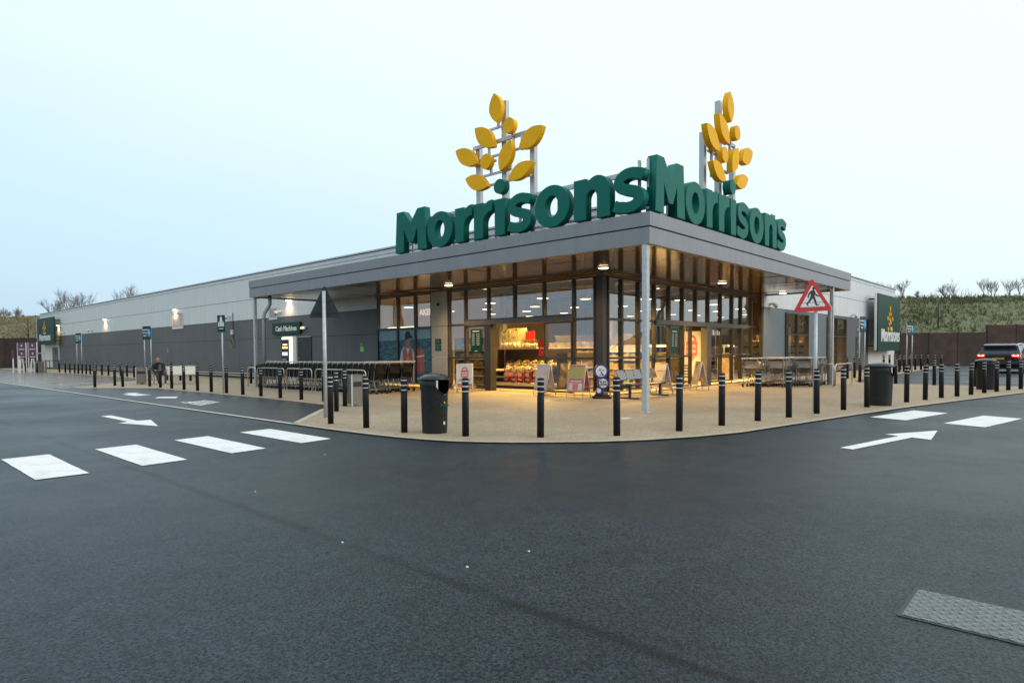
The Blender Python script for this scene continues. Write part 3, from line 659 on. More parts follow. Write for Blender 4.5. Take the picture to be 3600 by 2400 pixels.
# ------------------------------------------------------------------ bollards
BP=[(.060,.0),(.060,.722),(.056,.728),(.056,.732),(.061,.738),(.061,.757)]
def make_bollard(label,loc,group):
    t=thing('bollard',label,'bollard',loc,random.uniform(0,3),group)
    mb=MB()
    mb.lathe([(.060,0),(.060,.722),(.0565,.728),(.0565,.733),(.061,.739),(.061,.757),(.050,.758),(.050,.782),(.061,.783),(.061,.842),(.050,.843),(.050,.869),(.060,.870),(.060,.905),(.0565,.910),(.060,.915),(.060,.932),(.050,.933),(.050,.957),(.060,.958),(.060,.978),(.052,.992),(.030,1.0),(.003,1.001)],20)
    mb.build('post','blackr',t)
    for z0,z1 in ((.758,.782),(.843,.869),(.933,.957)):
        MB().lathe([(.0515,z0+.001),(.0515,z1-.001)],20).build('reflective_band','refl',t)
    return t
FRONT=[(7.26,11.01,'black bollard right beside the post of the dark-backed warning sign'),
 (7.32,9.89,'black bollard between the warning sign and the litter bin on the tan kerb'),
 (7.34,8.78,'black bollard touching the left side of the foreground litter bin'),
 (7.70,7.58,'black bollard in front of the white padlock pavement board'),
 (8.43,6.53,'black bollard standing in front of the narrow pavement board beside the shop doorway'),
 (9.43,5.67,'black bollard just left of the pale canopy corner column'),
 (10.67,5.15,'black bollard first to the right of the canopy corner column'),
 (11.94,4.91,'black bollard second to the right of the canopy corner column'),
 (13.15,4.68,'black bollard third to the right of the canopy corner column'),
 (14.23,4.43,'black bollard fourth from the corner column, next before the pedestrian warning sign'),
 (15.42,4.22,'black bollard directly below the red triangular pedestrian sign'),
 (16.73,4.01,'black bollard between the pedestrian sign and the right-hand litter bin'),
 (17.84,3.77,'black bollard touching the left side of the right-hand litter bin'),
 (20.06,3.33,'black bollard first past the right-hand litter bin along the kerb'),
 (21.25,3.10,'black bollard second past the right-hand litter bin along the kerb'),
 (22.34,2.88,'black bollard third past the right-hand litter bin along the kerb'),
 (23.29,2.63,'black bollard fourth past the right-hand litter bin along the kerb'),
 (24.32,2.41,'black bollard fifth past the right-hand litter bin along the kerb'),
 (25.41,2.19,'black bollard sixth past the right-hand litter bin, below the car'),
 (26.43,1.97,'black bollard in front of the farthest litter bin, its left one'),
 (27.49,1.75,'black bollard in front of the farthest litter bin, its right one'),
 (28.46,1.49,'black bollard last on the right kerb, past the farthest litter bin')]
GF='bollards along the curved front kerb'
bol=make_bollard(FRONT[0][2],(FRONT[0][0],FRONT[0][1],.006),GF)
def boll(x,y,label,group): return dup(bol,(x,y,.004),random.uniform(0,3),label,group,tilt=.012)
for x,y,l in FRONT[1:]: boll(x,y,l,GF)
BAY=[(10.30,29.93,'black bollard beside the left arm of the steel bench'),(10.26,28.55,'black bollard in front of the seated person'),(10.24,27.24,'black bollard in front of the left half of the empty bench seat'),(10.25,25.99,'black bollard in front of the right half of the empty bench seat'),(10.31,24.84,'black bollard just right of the steel bench end'),(10.33,23.64,'black bollard next left of the parent-and-child bay sign'),(10.39,22.50,'black bollard next right of the parent-and-child bay sign'),
 (10.32,21.08,'black bollard left of the end canopy column on the bay edge'),(10.35,19.84,'black bollard in front of the downpipe at the canopy end'),(10.34,18.54,'black bollard before the second trolley rail hoop'),(10.40,17.37,'black bollard before the third trolley rail hoop'),(10.44,16.17,'black bollard at the bay corner behind the warning sign post'),
 (8.86,13.18,'black bollard just right of the warning sign post, set back'),(9.85,14.25,'black bollard next to the small square steel bin on the tan pavement'),(9.43,30.70,'black bollard on the bay corner left of the square steel bin by the bench'),(9.53,32.11,'black bollard set back at the flush bay corner, middle of three'),(8.49,31.31,'black bollard farthest out at the flush bay corner, alone on the damp paving')]
GB='bollards along the parking bay edge'
for x,y,l in BAY: boll(x,y,l,GB)
WALL=[68.2,66.0,61.8,60.0,58.2,56.9,55.6,54.6,53.6,52.6,51.6,50.3,48.9,47.5,46.2,45.0,43.8,42.5]
WL=['by the first purple board','by the second purple board','just right of the purple boards','first right of the cycle rack','second right of the cycle rack','third right of the cycle rack','just left of the far disabled bay sign','behind the posts of the far disabled bay sign','first right of the far disabled bay sign','second right of the far disabled bay sign','third right of the far disabled bay sign','fourth right of the far disabled bay sign','fifth right of the far disabled bay sign','sixth right of the far disabled bay sign','fourth left of the nearer disabled bay sign','third left of the nearer disabled bay sign','second left of the nearer disabled bay sign','next left of the nearer disabled bay sign']
GW='bollards along the foot of the long dark wall'
for y,l in zip(WALL,WL): boll(12.55 if y>61 else 13.72,y,'black bollard in the long wall row, '+l,GW)
for x,y,l in ((10.98,32.9,'black bollard just behind the square steel bin left of the bench'),(13.42,36.33,'black bollard behind the bench, left one of a close pair'),(13.31,35.5,'black bollard behind the bench, right one of a close pair'),(13.58,34.9,'black bollard behind the middle of the bench back'),(13.75,34.0,'black bollard behind the right end of the bench back'),(13.67,33.0,'black bollard by the right arm of the bench'),(14.35,28.45,'black bollard near the wall left of the end canopy column')):
    boll(x,y,l,GW)
GR='bollards beyond the right-hand end of the canopy'
for x,y,l in ((33.71,7.93,'black bollard right of the end canopy column, nearest the store wall'),(34.83,7.89,'black bollard right of the end canopy column, second along the store wall'),(30.52,6.72,'black bollard beside the disabled bay sign right of the canopy'),(29.95,5.34,'black bollard tucked behind the right side of the right-hand litter bin'),(29.59,4.04,'black bollard set back on the pavement end, alone before the brown wall'),(29.34,2.77,'black bollard set back on the pavement end below the car')):
    boll(x,y,l,GR)
for i,(x,y) in enumerate([(44.5,8.55),(45.8,8.5),(47.1,8.45),(48.4,8.4),(49.7,8.35),(51.0,8.3)]): boll(x,y,'black bollard before the white end wall under the green panel, %s from the wall door'%ORD[i],GR)
for i,(x,y) in enumerate([(43.88,7.66),(44.63,7.56),(46.2,7.55),(48.85,7.67),(48.94,7.38),(49.1,7.05),(49.25,6.72),(49.4,6.4)]): boll(x,y,'far black bollard before the brown boarded wall, %s from the green panel'%ORD[i],GR)

# ------------------------------------------------------------------ litter bins
def round_bin(label,loc,rz,w,h,group='black round-topped litter bins',logo=True):
    t=thing('litter_bin',label,'litter bin',loc,rz,group); r=w/2
    mb=MB(); N=32
    prof=[(.86,0),(.86,.02),(.88,.10),(.95,.70),(.98,.78),(1.0,.80),(1.0,.90*1.0)]
    mb.lathe([(r*a,h*b) for a,b in prof],N)
    body=mb.build('body',mat('bin_black',(.016,.016,.017),.45,var=.25,scale=14,spec=.3),t)
    hd=MB(); hd.lathe([(r*1.05,h*.895),(r*1.08,h*.905),(r*1.07,h*.918),(r*.97,h*.945),(r*.80,h*.970),(r*.5,h*.992),(r*.2,h),(.002,h)],N)
    hd.build('domed_lid',mat('lid_black',(.014,.02,.026),.18),t)
    ap=MB(); pts=[(r*.72*math.cos(R(a)), h*.90+ (h*.24)*math.sin(R(a))) for a in range(180,361,15)]
    v=[]; 
    for (x,z) in pts: v.append((x,-math.sqrt(max((r*1.012)**2-x*x,0)),z))
    n=len(v); top=[(x,y,h*.895) for x,y,z in v]
    ap._a(v+top,[(i,i+1,n+i+1,n+i) for i in range(n-1)])
    ap.build('opening',mat('bin_mouth',(.001,.001,.001),1.,spec=0.),t)
    MB().tube([(x*1.01,y*1.01,z) for x,y,z in v],.005,6).build('opening_rim',mat('rim_grey',(.020,.022,.022),.5),t)
    ln=MB(); k=[(a_,b_) for a_,b_ in zip(v,top)][2:4]; ln._a([tuple(q*1.008 if i<2 else q for i,q in enumerate(c)) for c in (k[0][0],k[1][0],k[1][1],k[0][1])],[(0,1,2,3)]); ln.build('liner','board_lt',t)
    if logo:
        text('lettering','Morrisons',.05,0,h*.475,-r*.972,'letgreen',t,bold=.02)
        MB().prism([(0,h*.543),(.011,h*.525),(.022,h*.520),(.016,h*.507),(.004,h*.502),(-.004,h*.502),(-.016,h*.507),(-.022,h*.520),(-.011,h*.525)],-r*.985,-r*.965).build('wheat_emblem','yellow',t)
        MB().box(-.016,.016,-r*.95,-r*.91,h*.15,h*.20).build('sticker','refl',t)
        MB().cyl((0,-r*.95,h*.65),(0,-r*1.0,h*.65),.012,.012,10).build('lock','chrome',t)
    return t
round_bin('large black litter bin with a domed lid in the foreground, white tag near its foot',(7.70,8.36,.006),R(2),.52,1.06)
round_bin('black litter bin on the right-hand kerb between two bollards, seen from behind',(18.62,3.66,.006),R(10),.60,1.08,logo=False)
round_bin('farthest black litter bin, below the parked car and behind two kerb bollards',(27.6,2.35,.006),R(180),.58,1.05,logo=False)
def steel_bin(label,loc,rz,w,h):
    t=thing('steel_bin',label,'litter bin',loc,rz,'square brown steel bins'); a=w/2
    MB().bev(-a+.02,a-.02,-a+.02,a-.02,.05,h-.02,.01).build('body','binsteel',t)
    for sx,sy in ((-1,-1),(1,-1),(1,1),(-1,1)): MB().box(sx*a-.018,sx*a+.018,sy*a-.018,sy*a+.018,0,h).build('corner_post','galv',t)
    MB().bev(-a+.022,a-.022,-a+.022,a-.022,h-.018,h+.006,.006).build('lid','binsteel',t)
    MB().box(-a+.06,a-.06,-a+.012,-a+.019,h*.62,h*.78).build('slot','ink',t)
    return t
steel_bin('square brown steel bin with pale corner posts standing left of the bench',(10.85,32.6,.006),R(-20),.46,.80)
steel_bin('square brown steel bin on the tan pavement in front of the trolleys',(10.15,14.2,.006),R(-10),.36,.84)

# ------------------------------------------------------------------ road signs
def tri(cx,zb,w,h,r=.05):
    P=[(cx-w/2,zb),(cx+w/2,zb),(cx,zb+h)]; out=[]
    for i,p in enumerate(P):
        a=P[i-1];b=P[(i+1)%3]
        for q in (a,b):
            dx,dz=q[0]-p[0],q[1]-p[1]; l=math.hypot(dx,dz); out.append((p[0]+dx/l*r,p[1]+dz/l*r))
    return out
def warning_sign(label,loc,rz,w,zb,h,front,postz,tilt=0.,post_front=False):
    t=thing('warning_sign',label,'road sign',loc,rz)
    py=-.075 if post_front else .045
    MB().cyl((0,py,0),(0,py,postz),.045,.04,14).build('post','galv',t)
    pl=MB().prism(tri(0,zb,w,h),-.008,.004); p=pl.build('plate','red' if front else mat('sign_back',(.016,.02,.026),.55),t)
    if front: p.rotation_euler[1]=tilt
    if not front:
        MB().box(-.03,.03,-.05,-.009,zb+.05,zb+h*.75).box(-w*.38,w*.38,-.03,-.009,zb+.10,zb+.14).box(-w*.2,w*.2,-.03,-.009,zb+h*.5,zb+h*.5+.04).build('back_channel','ink',t); return t
    kw=dict(); C=[]
    MB().prism(tri(0,zb+h*.125,w*.66,h*.66,.02),-.012,-.0085).build('white_face','white',p)
    # walking figure
    s=h*.42; x0,z0=.0,zb+h*.20
    def S(pts): return [(x0+a*s,z0+b*s) for a,b in pts]
    f=MB()
    f.disc(x0+.09*s,z0+1.16*s,.10*s,.105*s,-.016,-.0125,16)
    f.prism(S([(-.17,.94),(-.04,1.04),(.12,1.04),(.20,.92),(.16,.70),(.14,.52),(-.16,.50),(-.12,.75)]),-.0165,-.0125)
    f.prism(S([(-.17,.94),(-.12,.80),(-.24,.70),(-.27,.50),(-.36,.50),(-.33,.76)]),-.0160,-.0125)
    f.prism(S([(.18,.95),(.20,.80),(.36,.66),(.54,.60),(.52,.54),(.30,.58),(.12,.74)]),-.0158,-.0125)
    f.prism(S([(-.16,.56),(.02,.52),(-.16,.24),(-.36,.05),(-.30,-.06),(-.38,-.08),(-.48,.10),(-.30,.28)]),-.0162,-.0125)
    f.prism(S([(-.02,.54),(.15,.54),(.24,.25),(.30,.0),(.46,.02),(.46,-.03),(.26,-.08),(.20,-.05),(.12,.22)]),-.0168,-.0125)
    f.build('walking_figure','ink',p)
    d=MB()
    for zz,xa,xb in ((.13,-.8,.78),(-.17,-.98,.95)):
        n=13
        for i in range(n):
            xx=x0+s*(xa+(xb-xa)*i/n); d.box(xx,xx+s*.075,-.0150,-.0125,z0+zz*s,z0+zz*s+.012)
    d.build('crossing_dashes','ink',p)
    return t
warning_sign('dark back of a triangular warning sign on a pale post at the tan pavement tip',(7.95,12.22,.006),R(-46),.74,2.23,.74,False,2.82,post_front=True)
warning_sign('red triangular warning sign with a walking figure on a crossing, by the kerb',(15.86,4.36,.006),R(-46),.90,2.29,.76,True,2.34,tilt=R(-2.3))
def post_sign(label,loc,rz,w,z0,z1,posts,kind,group=None):
    t=thing('bay_sign',label,'parking sign',loc,rz,group)
    for x in posts: MB().cyl((x,.035,0),(x,.035,z1-.04),.028,.028,10).build('post','galv',t)
    p=MB().box(-w/2,w/2,-.012,.0,z0,z1).build('board','dkgreen',t)
    h=z1-z0
    if kind=='parent':
        f=MB(); c=w*.5
        f.prism([(-.045,z0+.20),(.045,z0+.20),(.052,z0+.50),(.025,z0+.55),(-.025,z0+.55),(-.052,z0+.50)],-.016,-.0125).disc(0,z0+h*.97-.07,.026,.03,-.016,-.0125,14).prism([(-.02,z0+.55),(.02,z0+.55),(0,z0+.60)],-.0155,-.0125)
        for sx in (-1,1): f.box(sx*.10-.035,sx*.10+.035,-.016,-.0125,z0+.20,z0+.34).disc(sx*.085,z0+.375,.02,.022,-.016,-.0125,12)
        f.build('family_symbol','white',p)
        d=MB()
        for i in range(9): d.box(-.105+i*.024,-.105+i*.024+.018,-.016,-.0125,z0+.105,z0+.13+.012*(i%2))
        d.build('lettering','white',p)
    else:
        MB().disc(w*.27,(z0+z1)/2,w*.19,h*.31,-.016,-.0125,26).build('blue_disc','blue',p)
        k=h*.3; cx,cz=w*.27,(z0+z1)/2
        MB().disc(cx-.0,cz+k*.68,w*.03,k*.11,-.02,-.0165,10).prism([(cx-w*.03,cz+k*.5),(cx+w*.01,cz+k*.5),(cx+w*.02,cz+k*.0),(cx+w*.09,cz),(cx+w*.12,cz-k*.5),(cx+w*.08,cz-k*.5),(cx+w*.06,cz-k*.14),(cx-w*.02,cz-k*.14)],-.02,-.0165).build('wheelchair_symbol','white',p)
        for i,s in enumerate(('Disabled','Parking','Only')): text('lettering',s,.115,-w*.22,z1-h*(.27+.22*i),-.0125,'white',p,bold=.02,sx=w/.62)
    return t
post_sign('single-post green sign with a white figure and two children at the bay edge',(10.21,22.41,.006),R(-66),.34,2.22,2.83,(0.,),'parent')
GS='green two-post disabled bay signs'
post_sign('green disabled bay sign with a bright blue disc, behind the square bin and the bench',(13.3,38.9,.006),R(-76),.78,2.28,3.05,(-.31,.31),'dis',GS)
post_sign('smaller-looking green disabled bay sign with blue disc far along the long wall',(13.68,54.2,.006),R(-84),1.0,2.28,3.05,(-.45,.45),'dis',GS)
post_sign('green disabled bay sign standing right of the canopy by the store wall',(34.1,7.4,.006),R(-10),.62,2.18,2.90,(-.28,.28),'dis',GS)
post_sign('green disabled bay sign seen nearly edge-on before the brown boarded wall',(44.2,7.2,.0),R(-12),.85,2.16,2.86,(-.35,.35),'dis',GS)

# ------------------------------------------------------------------ fixtures on the long wall
def lwall(y,z=0.): return (X1,y,z)
WLAMP=[(75.1,4.42,'lit wall lamp by the far green panel'),(60.0,4.42,'lit wall lamp alone on the pale cladding, mid wall'),(44.75,4.46,'lit wall lamp right above the large louvre vent'),(29.75,4.20,'lit wall lamp high under the end of the canopy')]
for y,z,l in WLAMP:
    t=thing('wall_lamp',l,'wall lamp',lwall(y,z),LW,'lamps on the long wall')
    MB().box(-.14,.14,-.16,-.002,.0,.10).build('housing','offwhite',t)
    MB().prism([(-.12,-.004),(.12,-.004),(.12,-.05),(-.12,-.05)],-.15,-.02).build('lens','lampw',t)
    L=bpy.data.lights.new('wall_lamp_light','SPOT'); L.energy=110 if y>29.9 else 70; L.color=(1,.66,.34); L.spot_size=R(150); L.spot_blend=.9; L.shadow_soft_size=.10
    lo_=bpy.data.objects.new('wall_lamp_light',L); col.objects.link(lo_); lo_.parent=t; lo_.location=(0,-.16,-.09); lo_.rotation_euler=(R(-12),0,0)
def dome(label,loc,rz):
    t=thing('security_camera',label,'camera',loc,rz,'white dome cameras on the walls')
    MB().box(-.10,.10,-.26,-.002,.02,.11).build('bracket','white',t); MB().ball((0,-.26,.0),.12,.12,.10,14).build('dome','white',t); MB().ball((0,-.27,-.06),.075,.075,.07,12).build('lens','ink',t)
dome('white dome camera under the far wall lamp by the green panel',lwall(72.9,3.62),LW); dome('white dome camera between two wall lamps far along the wall',lwall(63.9,3.6),LW)
dome('white dome camera right of the parent-and-child bay sign',lwall(36.6,3.6),LW); dome('white dome camera beside the small louvre under the canopy end',lwall(30.7,3.58),LW)
dome('grey camera on the pale cladding beside the glazing corner at right',(30.85,YC,3.45),0); dome('white dome camera right of the end canopy column on the front wall',(45.25,YC,3.45),0)
t=thing('sign_board','green board reading Cash Machines on the dark wall under the canopy','sign',lwall(31.38,2.43),LW)
MB().box(0,2.79,-.12,-.002,0,.60).build('board','dkgreen',t); text('lettering','Cash Machines',.36,1.43,.28,-.124,'white',t,bold=.018,sx=.98)
t=thing('emergency_light','small pale bulkhead light beside the Cash Machines board','wall light',lwall(28.58,2.62),LW)
MB().bev(0,.45,-.12,-.002,0,.16,.03).build('housing','offwhite',t); MB().box(.05,.40,-.127,-.1205,.03,.13).build('diffuser','cream',t)
t=thing('cash_machine','cash machine with a bright white-green lit surround and dark panel','cash machine',lwall(30.42,.75),LW)
MB().box(0,1.45,-.10,-.002,-.74,1.56).build('surround','offwhite',t)
MB().box(.06,1.05,-.135,-.101,.0,1.50).build('lit_border','atmglow',t)
MB().box(.06,.80,-.17,-.136,-.0,1.40).build('fascia_panel','ink',t)
MB().box(.20,.66,-.176,-.171,1.08,1.17).box(.16,.70,-.176,-.171,.92,1.02).build('amber_lettering','amber',t)
MB().box(.14,.70,-.18,-.171,.56,.74).build('screen','screen',t); MB().box(.18,.60,-.20,-.171,.30,.40).build('keypad','chrome',t)
t=thing('wall_door_panel','plain dark door panel in the wall right of the cash machine','door',lwall(28.93,.1),LW)
MB().box(0,1.22,-.03,.011,0,2.14).build('leaf','groove',t); MB().box(-.02,1.24,-.04,-.0,2.145,2.18).build('drip_bar','galv',t); MB().cyl((.15,-.06,.95),(.15,-.06,1.1),.015).build('handle','chrome',t)
t=thing('wall_sticker','bright green notice with a small arrow on the dark wall behind the trolleys','notice',lwall(23.62,1.47),LW)
MB().box(0,.24,-.004,.010,0,.24).build('notice','lime',t); MB().prism([(.05,.40),(.05,.30),(.09,.27),(.15,.36)],-.004,.010).build('arrow','lime',t)
t=thing('wall_sticker','pale green notice on the dark wall above the bench','notice',lwall(46.5,1.55),LW)
MB().box(0,.26,-.004,.010,0,.24).build('notice','notice',t); MB().prism([(.05,.38),(.05,.28),(.12,.28),(.15,.36)],-.004,.010).build('arrow','notice',t)
t=thing('junction_box','pale box with a dark conduit and a coiled yellow hose on the wall','junction box',lwall(36.4,2.55),LW)
MB().bev(0,.22,-.10,.011,0,.28,.01).build('box','offwhite',t); MB().cyl((.20,-.02,.28),(.20,-.02,1.3),.02,.02,8).cyl((.20,-.02,0),(.20,-.02,-.25),.02,.02,8).build('conduit','ink',t)
MB().tube([(.12+.17*math.cos(a*.5),-.03-.002*a,-.50+.24*math.sin(a*.5)) for a in range(38)],.012,6).build('hose',mat('hose',(.28,.25,.10),.5),t)
# low guard rails
def guard(label,p0,p1,zs,stand,group='low guard rails along the walls'):
    dx,dy=p1[0]-p0[0],p1[1]-p0[1]; l=math.hypot(dx,dy); rz=math.atan2(dy,dx)
    t=thing('guard_rail',label,'guard rail',(p0[0],p0[1],.006),rz,group)
    for z in zs: MB().tube([(0,0,z),(l/2,0,z),(l,0,z)],.022,8).build('rail','steel',t)
    n=max(2,int(l/2.2)+1)
    for i in range(n): MB().box(.1+(l-.2)*i/(n-1)-.015,.1+(l-.2)*i/(n-1)+.015,-.02,.02,0,max(zs)).build('post','galv',t)
guard('low double steel rail along the foot of the long dark wall',(16.75,74.0),(16.75,31.8),(.30,.16),.4)
guard('low double steel rail behind the trolleys under the canopy',(16.75,30.4),(16.75,22.6),(.30,.16),.4)
guard('low steel rail in front of the window with the printed sea scene',(16.6,22.0),(16.6,17.3),(.16,),.4)
guard('low steel rail under the glazing left of the sliding doors',(16.75,17.2),(16.75,15.9),(.15,),.4)
guard('low steel rail under the glazing between doorway and corner',(16.75,12.9),(16.75,10.2),(.15,),.4)
guard('low steel rail under the right-hand glazing behind the steel seats',(17.3,10.4),(22.4,10.4),(.15,),.4)
guard('low steel rail under the right-hand glazing past the doors',(26.3,10.45),(30.1,10.45),(.15,),.4)
# notices on the pier, exit sign
for z,l in ((1.73,'upper green notice plaque on the stone pier'),(1.48,'lower green notice plaque on the stone pier')):
    t=thing('notice_plaque',l,'notice',(X1-.06,18.53,z),LW,'green plaques on the stone pier')
    MB().box(0,.34,-.012,-.001,0,.225).build('plaque','dkgreen',t)
    d=MB(); random.seed(int(z*100))
    for i in range(5): d.box(.05,.05+random.uniform(.16,.25),-.0150,-.0125,.18-i*.033,.18-i*.033+.011)
    d.build('lettering','notice',t)
t=thing('pier_camera','small dark camera high on the stone pier','camera',(X1-.06,18.3,3.3),LW); MB().ball((0,-.06,0),.06).build('lens','ink',t); MB().cyl((0,-.001,.05),(0,-.05,.05),.05).build('mount','stone',t)
t=thing('exit_light','small green-lit exit light over the side door of the front wall','exit light',(46.75,YC,2.5),0); MB().bev(0,.5,-.09,.011,0,.16,.02).build('housing','offwhite',t); MB().box(.28,.48,-.098,-.091,.03,.13).build('lit_panel','exit',t)
# the printed window scene
t=thing('window_print','printed window scene of a fisherman in a cap against a teal sea','window poster',(X1+.010,22.26,.15),LW)
MB().box(0,3.44,0,.004,0,1.93).build('sea_print','sea',t); MB().prism([(0,1.93),(3.44,1.93),(3.44,2.24),(0,2.24)],0,.004).prism([(0,1.78),(3.44,1.84),(3.44,1.93),(0,1.93)],-.002,-.0005).build('pale_sky_print',mat('print_sky',(.22,.38,.42),.5),t)
pf=MB()
def poly(pts,y,m): pf.prism([((a-1.76)*1.05+1.94,b*1.22) for a,b in pts],y,y+.0015,m)
poly([(1.30,.0),(1.26,.75),(1.36,1.08),(1.55,1.25),(1.95,1.25),(2.15,1.05),(2.26,.7),(2.22,.0)],-.004,0)       # white sleeves and coat
poly([(1.45,.25),(1.46,1.10),(1.62,1.28),(1.78,.95),(1.92,1.28),(2.05,1.08),(2.08,.25)],-.006,1)               # red bib
poly([(1.66,.75),(1.78,.95),(1.88,.78),(1.80,.52),(1.7,.5)],-.008,2)
poly([(1.62,1.2),(1.62,1.45),(1.72,1.56),(1.9,1.54),(1.95,1.36),(1.86,1.18)],-.0075,3)                         # face
poly([(1.60,1.46),(1.60,1.66),(1.72,1.78),(1.90,1.76),(1.99,1.62),(2.1,1.56),(2.06,1.52),(1.9,1.53)],-.0095,4) # cap
poly([(1.55,.0),(1.55,.45),(1.75,.62),(2.0,.5),(2.1,.0)],-.0085,5)
poly([(2.2,.35),(2.2,1.12),(2.42,1.2),(2.45,1.02),(2.52,1.18),(2.75,1.12),(2.75,.35)],-.003,1)
poly([(2.2,.86),(2.76,.92),(2.76,.95),(2.2,.90)],-.005,6)
poly([(2.3,.12),(3.2,.34),(3.2,.38),(2.3,.17)],-.005,6)
pf.build('fisherman_print',['offwhite',mat('print_coral',(.40,.10,.08),.5),mat('print_gold',(.50,.33,.06),.5),mat('print_face',(.28,.16,.12),.5),'ink',mat('print_brown',(.12,.06,.035),.5),'refl'],t)
t=thing('shop_lettering','cream letters behind the upper window glass beside the stone pier','lettering',(X1+.55,20.12,2.97),LW); text('lettering','AKERY',.34,-.05,.12,0,'cream',t,align='LEFT',bold=.02)
t=thing('lit_shelf_edge','warm lit strip along the bottom of the window left of the cream letters','light strip',(X1+.4,22.1,2.46),LW); MB().box(0,1.75,0,.1,0,.06).build('strip','lamp',t)
t=thing('opening_times_poster','dark green opening times poster on the left sliding door','poster',(X1-.03,16.60,1.38),LW)
MB().box(0,.55,0,.006,0,.90).build('poster','dkgreen',t)
d=MB(); d.box(.10,.44,-.003,-.0005,.80,.835)
for i in range(7): d.box(.07,.20,-.003,-.0005,.70-i*.065,.715-i*.065).box(.30,.46,-.003,-.0005,.70-i*.065,.715-i*.065)
d.box(.2,.36,-.003,-.0005,.07,.09).build('lettering','refl',t)
t=thing('opening_times_poster','dark green opening times poster on the right-hand front door glass','poster',(20.95*KG,YG-.03,1.30),0)
MB().box(0,.62,0,.006,0,.92).build('poster','dkgreen',t)
d=MB(); d.box(.14,.48,-.003,-.0005,.80,.83)
for i in range(7): d.box(.1,.25,-.003,-.0005,.70-i*.07,.714-i*.07).box(.36,.52,-.003,-.0005,.70-i*.07,.714-i*.07)
d.build('lettering','refl',t)
t=thing('window_lettering','pale sticker lettering on the glass right of the front doors','lettering',(24.5*KG,YG-.02,2.02),0)
d=MB(); random.seed(2)
for i in range(5): d.box(i*.2,i*.2+random.uniform(.06,.15),0,.003,0,random.uniform(.13,.22))
d.build('lettering','refl',t)
# ------------------------------------------------------------------ trolley rails
def hoop(label,p0,p1,h,group):
    dx,dy=p1[0]-p0[0],p1[1]-p0[1]; l=math.hypot(dx,dy)
    t=thing('rail_hoop',label,'rail',(p0[0],p0[1],.006),math.atan2(dy,dx),group); r=.13
    path=[(0,0,0),(0,0,h-r)]+[(r-r*math.cos(R(a)),0,h-r+r*math.sin(R(a))) for a in (22,45,67,90)]+[(l-r,0,h)]+[(l-r+r*math.sin(R(a)),0,h-r+r*math.cos(R(a))) for a in (22,45,67,90)]+[(l,0,0)]
    MB().tube(path,.024,10).build('hoop','steel',t)
    for x in (0,l): MB().cyl((x,0,0),(x,0,.012),.06,.06,12).build('base_flange','steel',t)
GH='bent steel rails in front of the black trolleys'
for p0,p1,l in (((12.90,25.85),(12.95,25.25),'narrow bent steel rail beside the end canopy column'),((12.93,25.05),(12.90,22.8),'bent steel rail second from the canopy column, by the far trolleys'),((12.9,22.6),(12.92,20.8),'bent steel rail third from the canopy column, mid trolley row'),((12.94,20.6),(12.96,17.5),'longest bent steel rail, at the near end of the trolleys')): hoop(l,p0,p1,.83,GH)
GH2='bent steel rails by the wire trolleys'
hoop('bent steel rail across the end of the wire trolleys by the sign post',(27.34,7.31),(26.75,6.74),.83,GH2); hoop('longer bent steel rail running right from the wire trolleys to the column',(26.78,6.70),(28.87,6.63),.83,GH2)

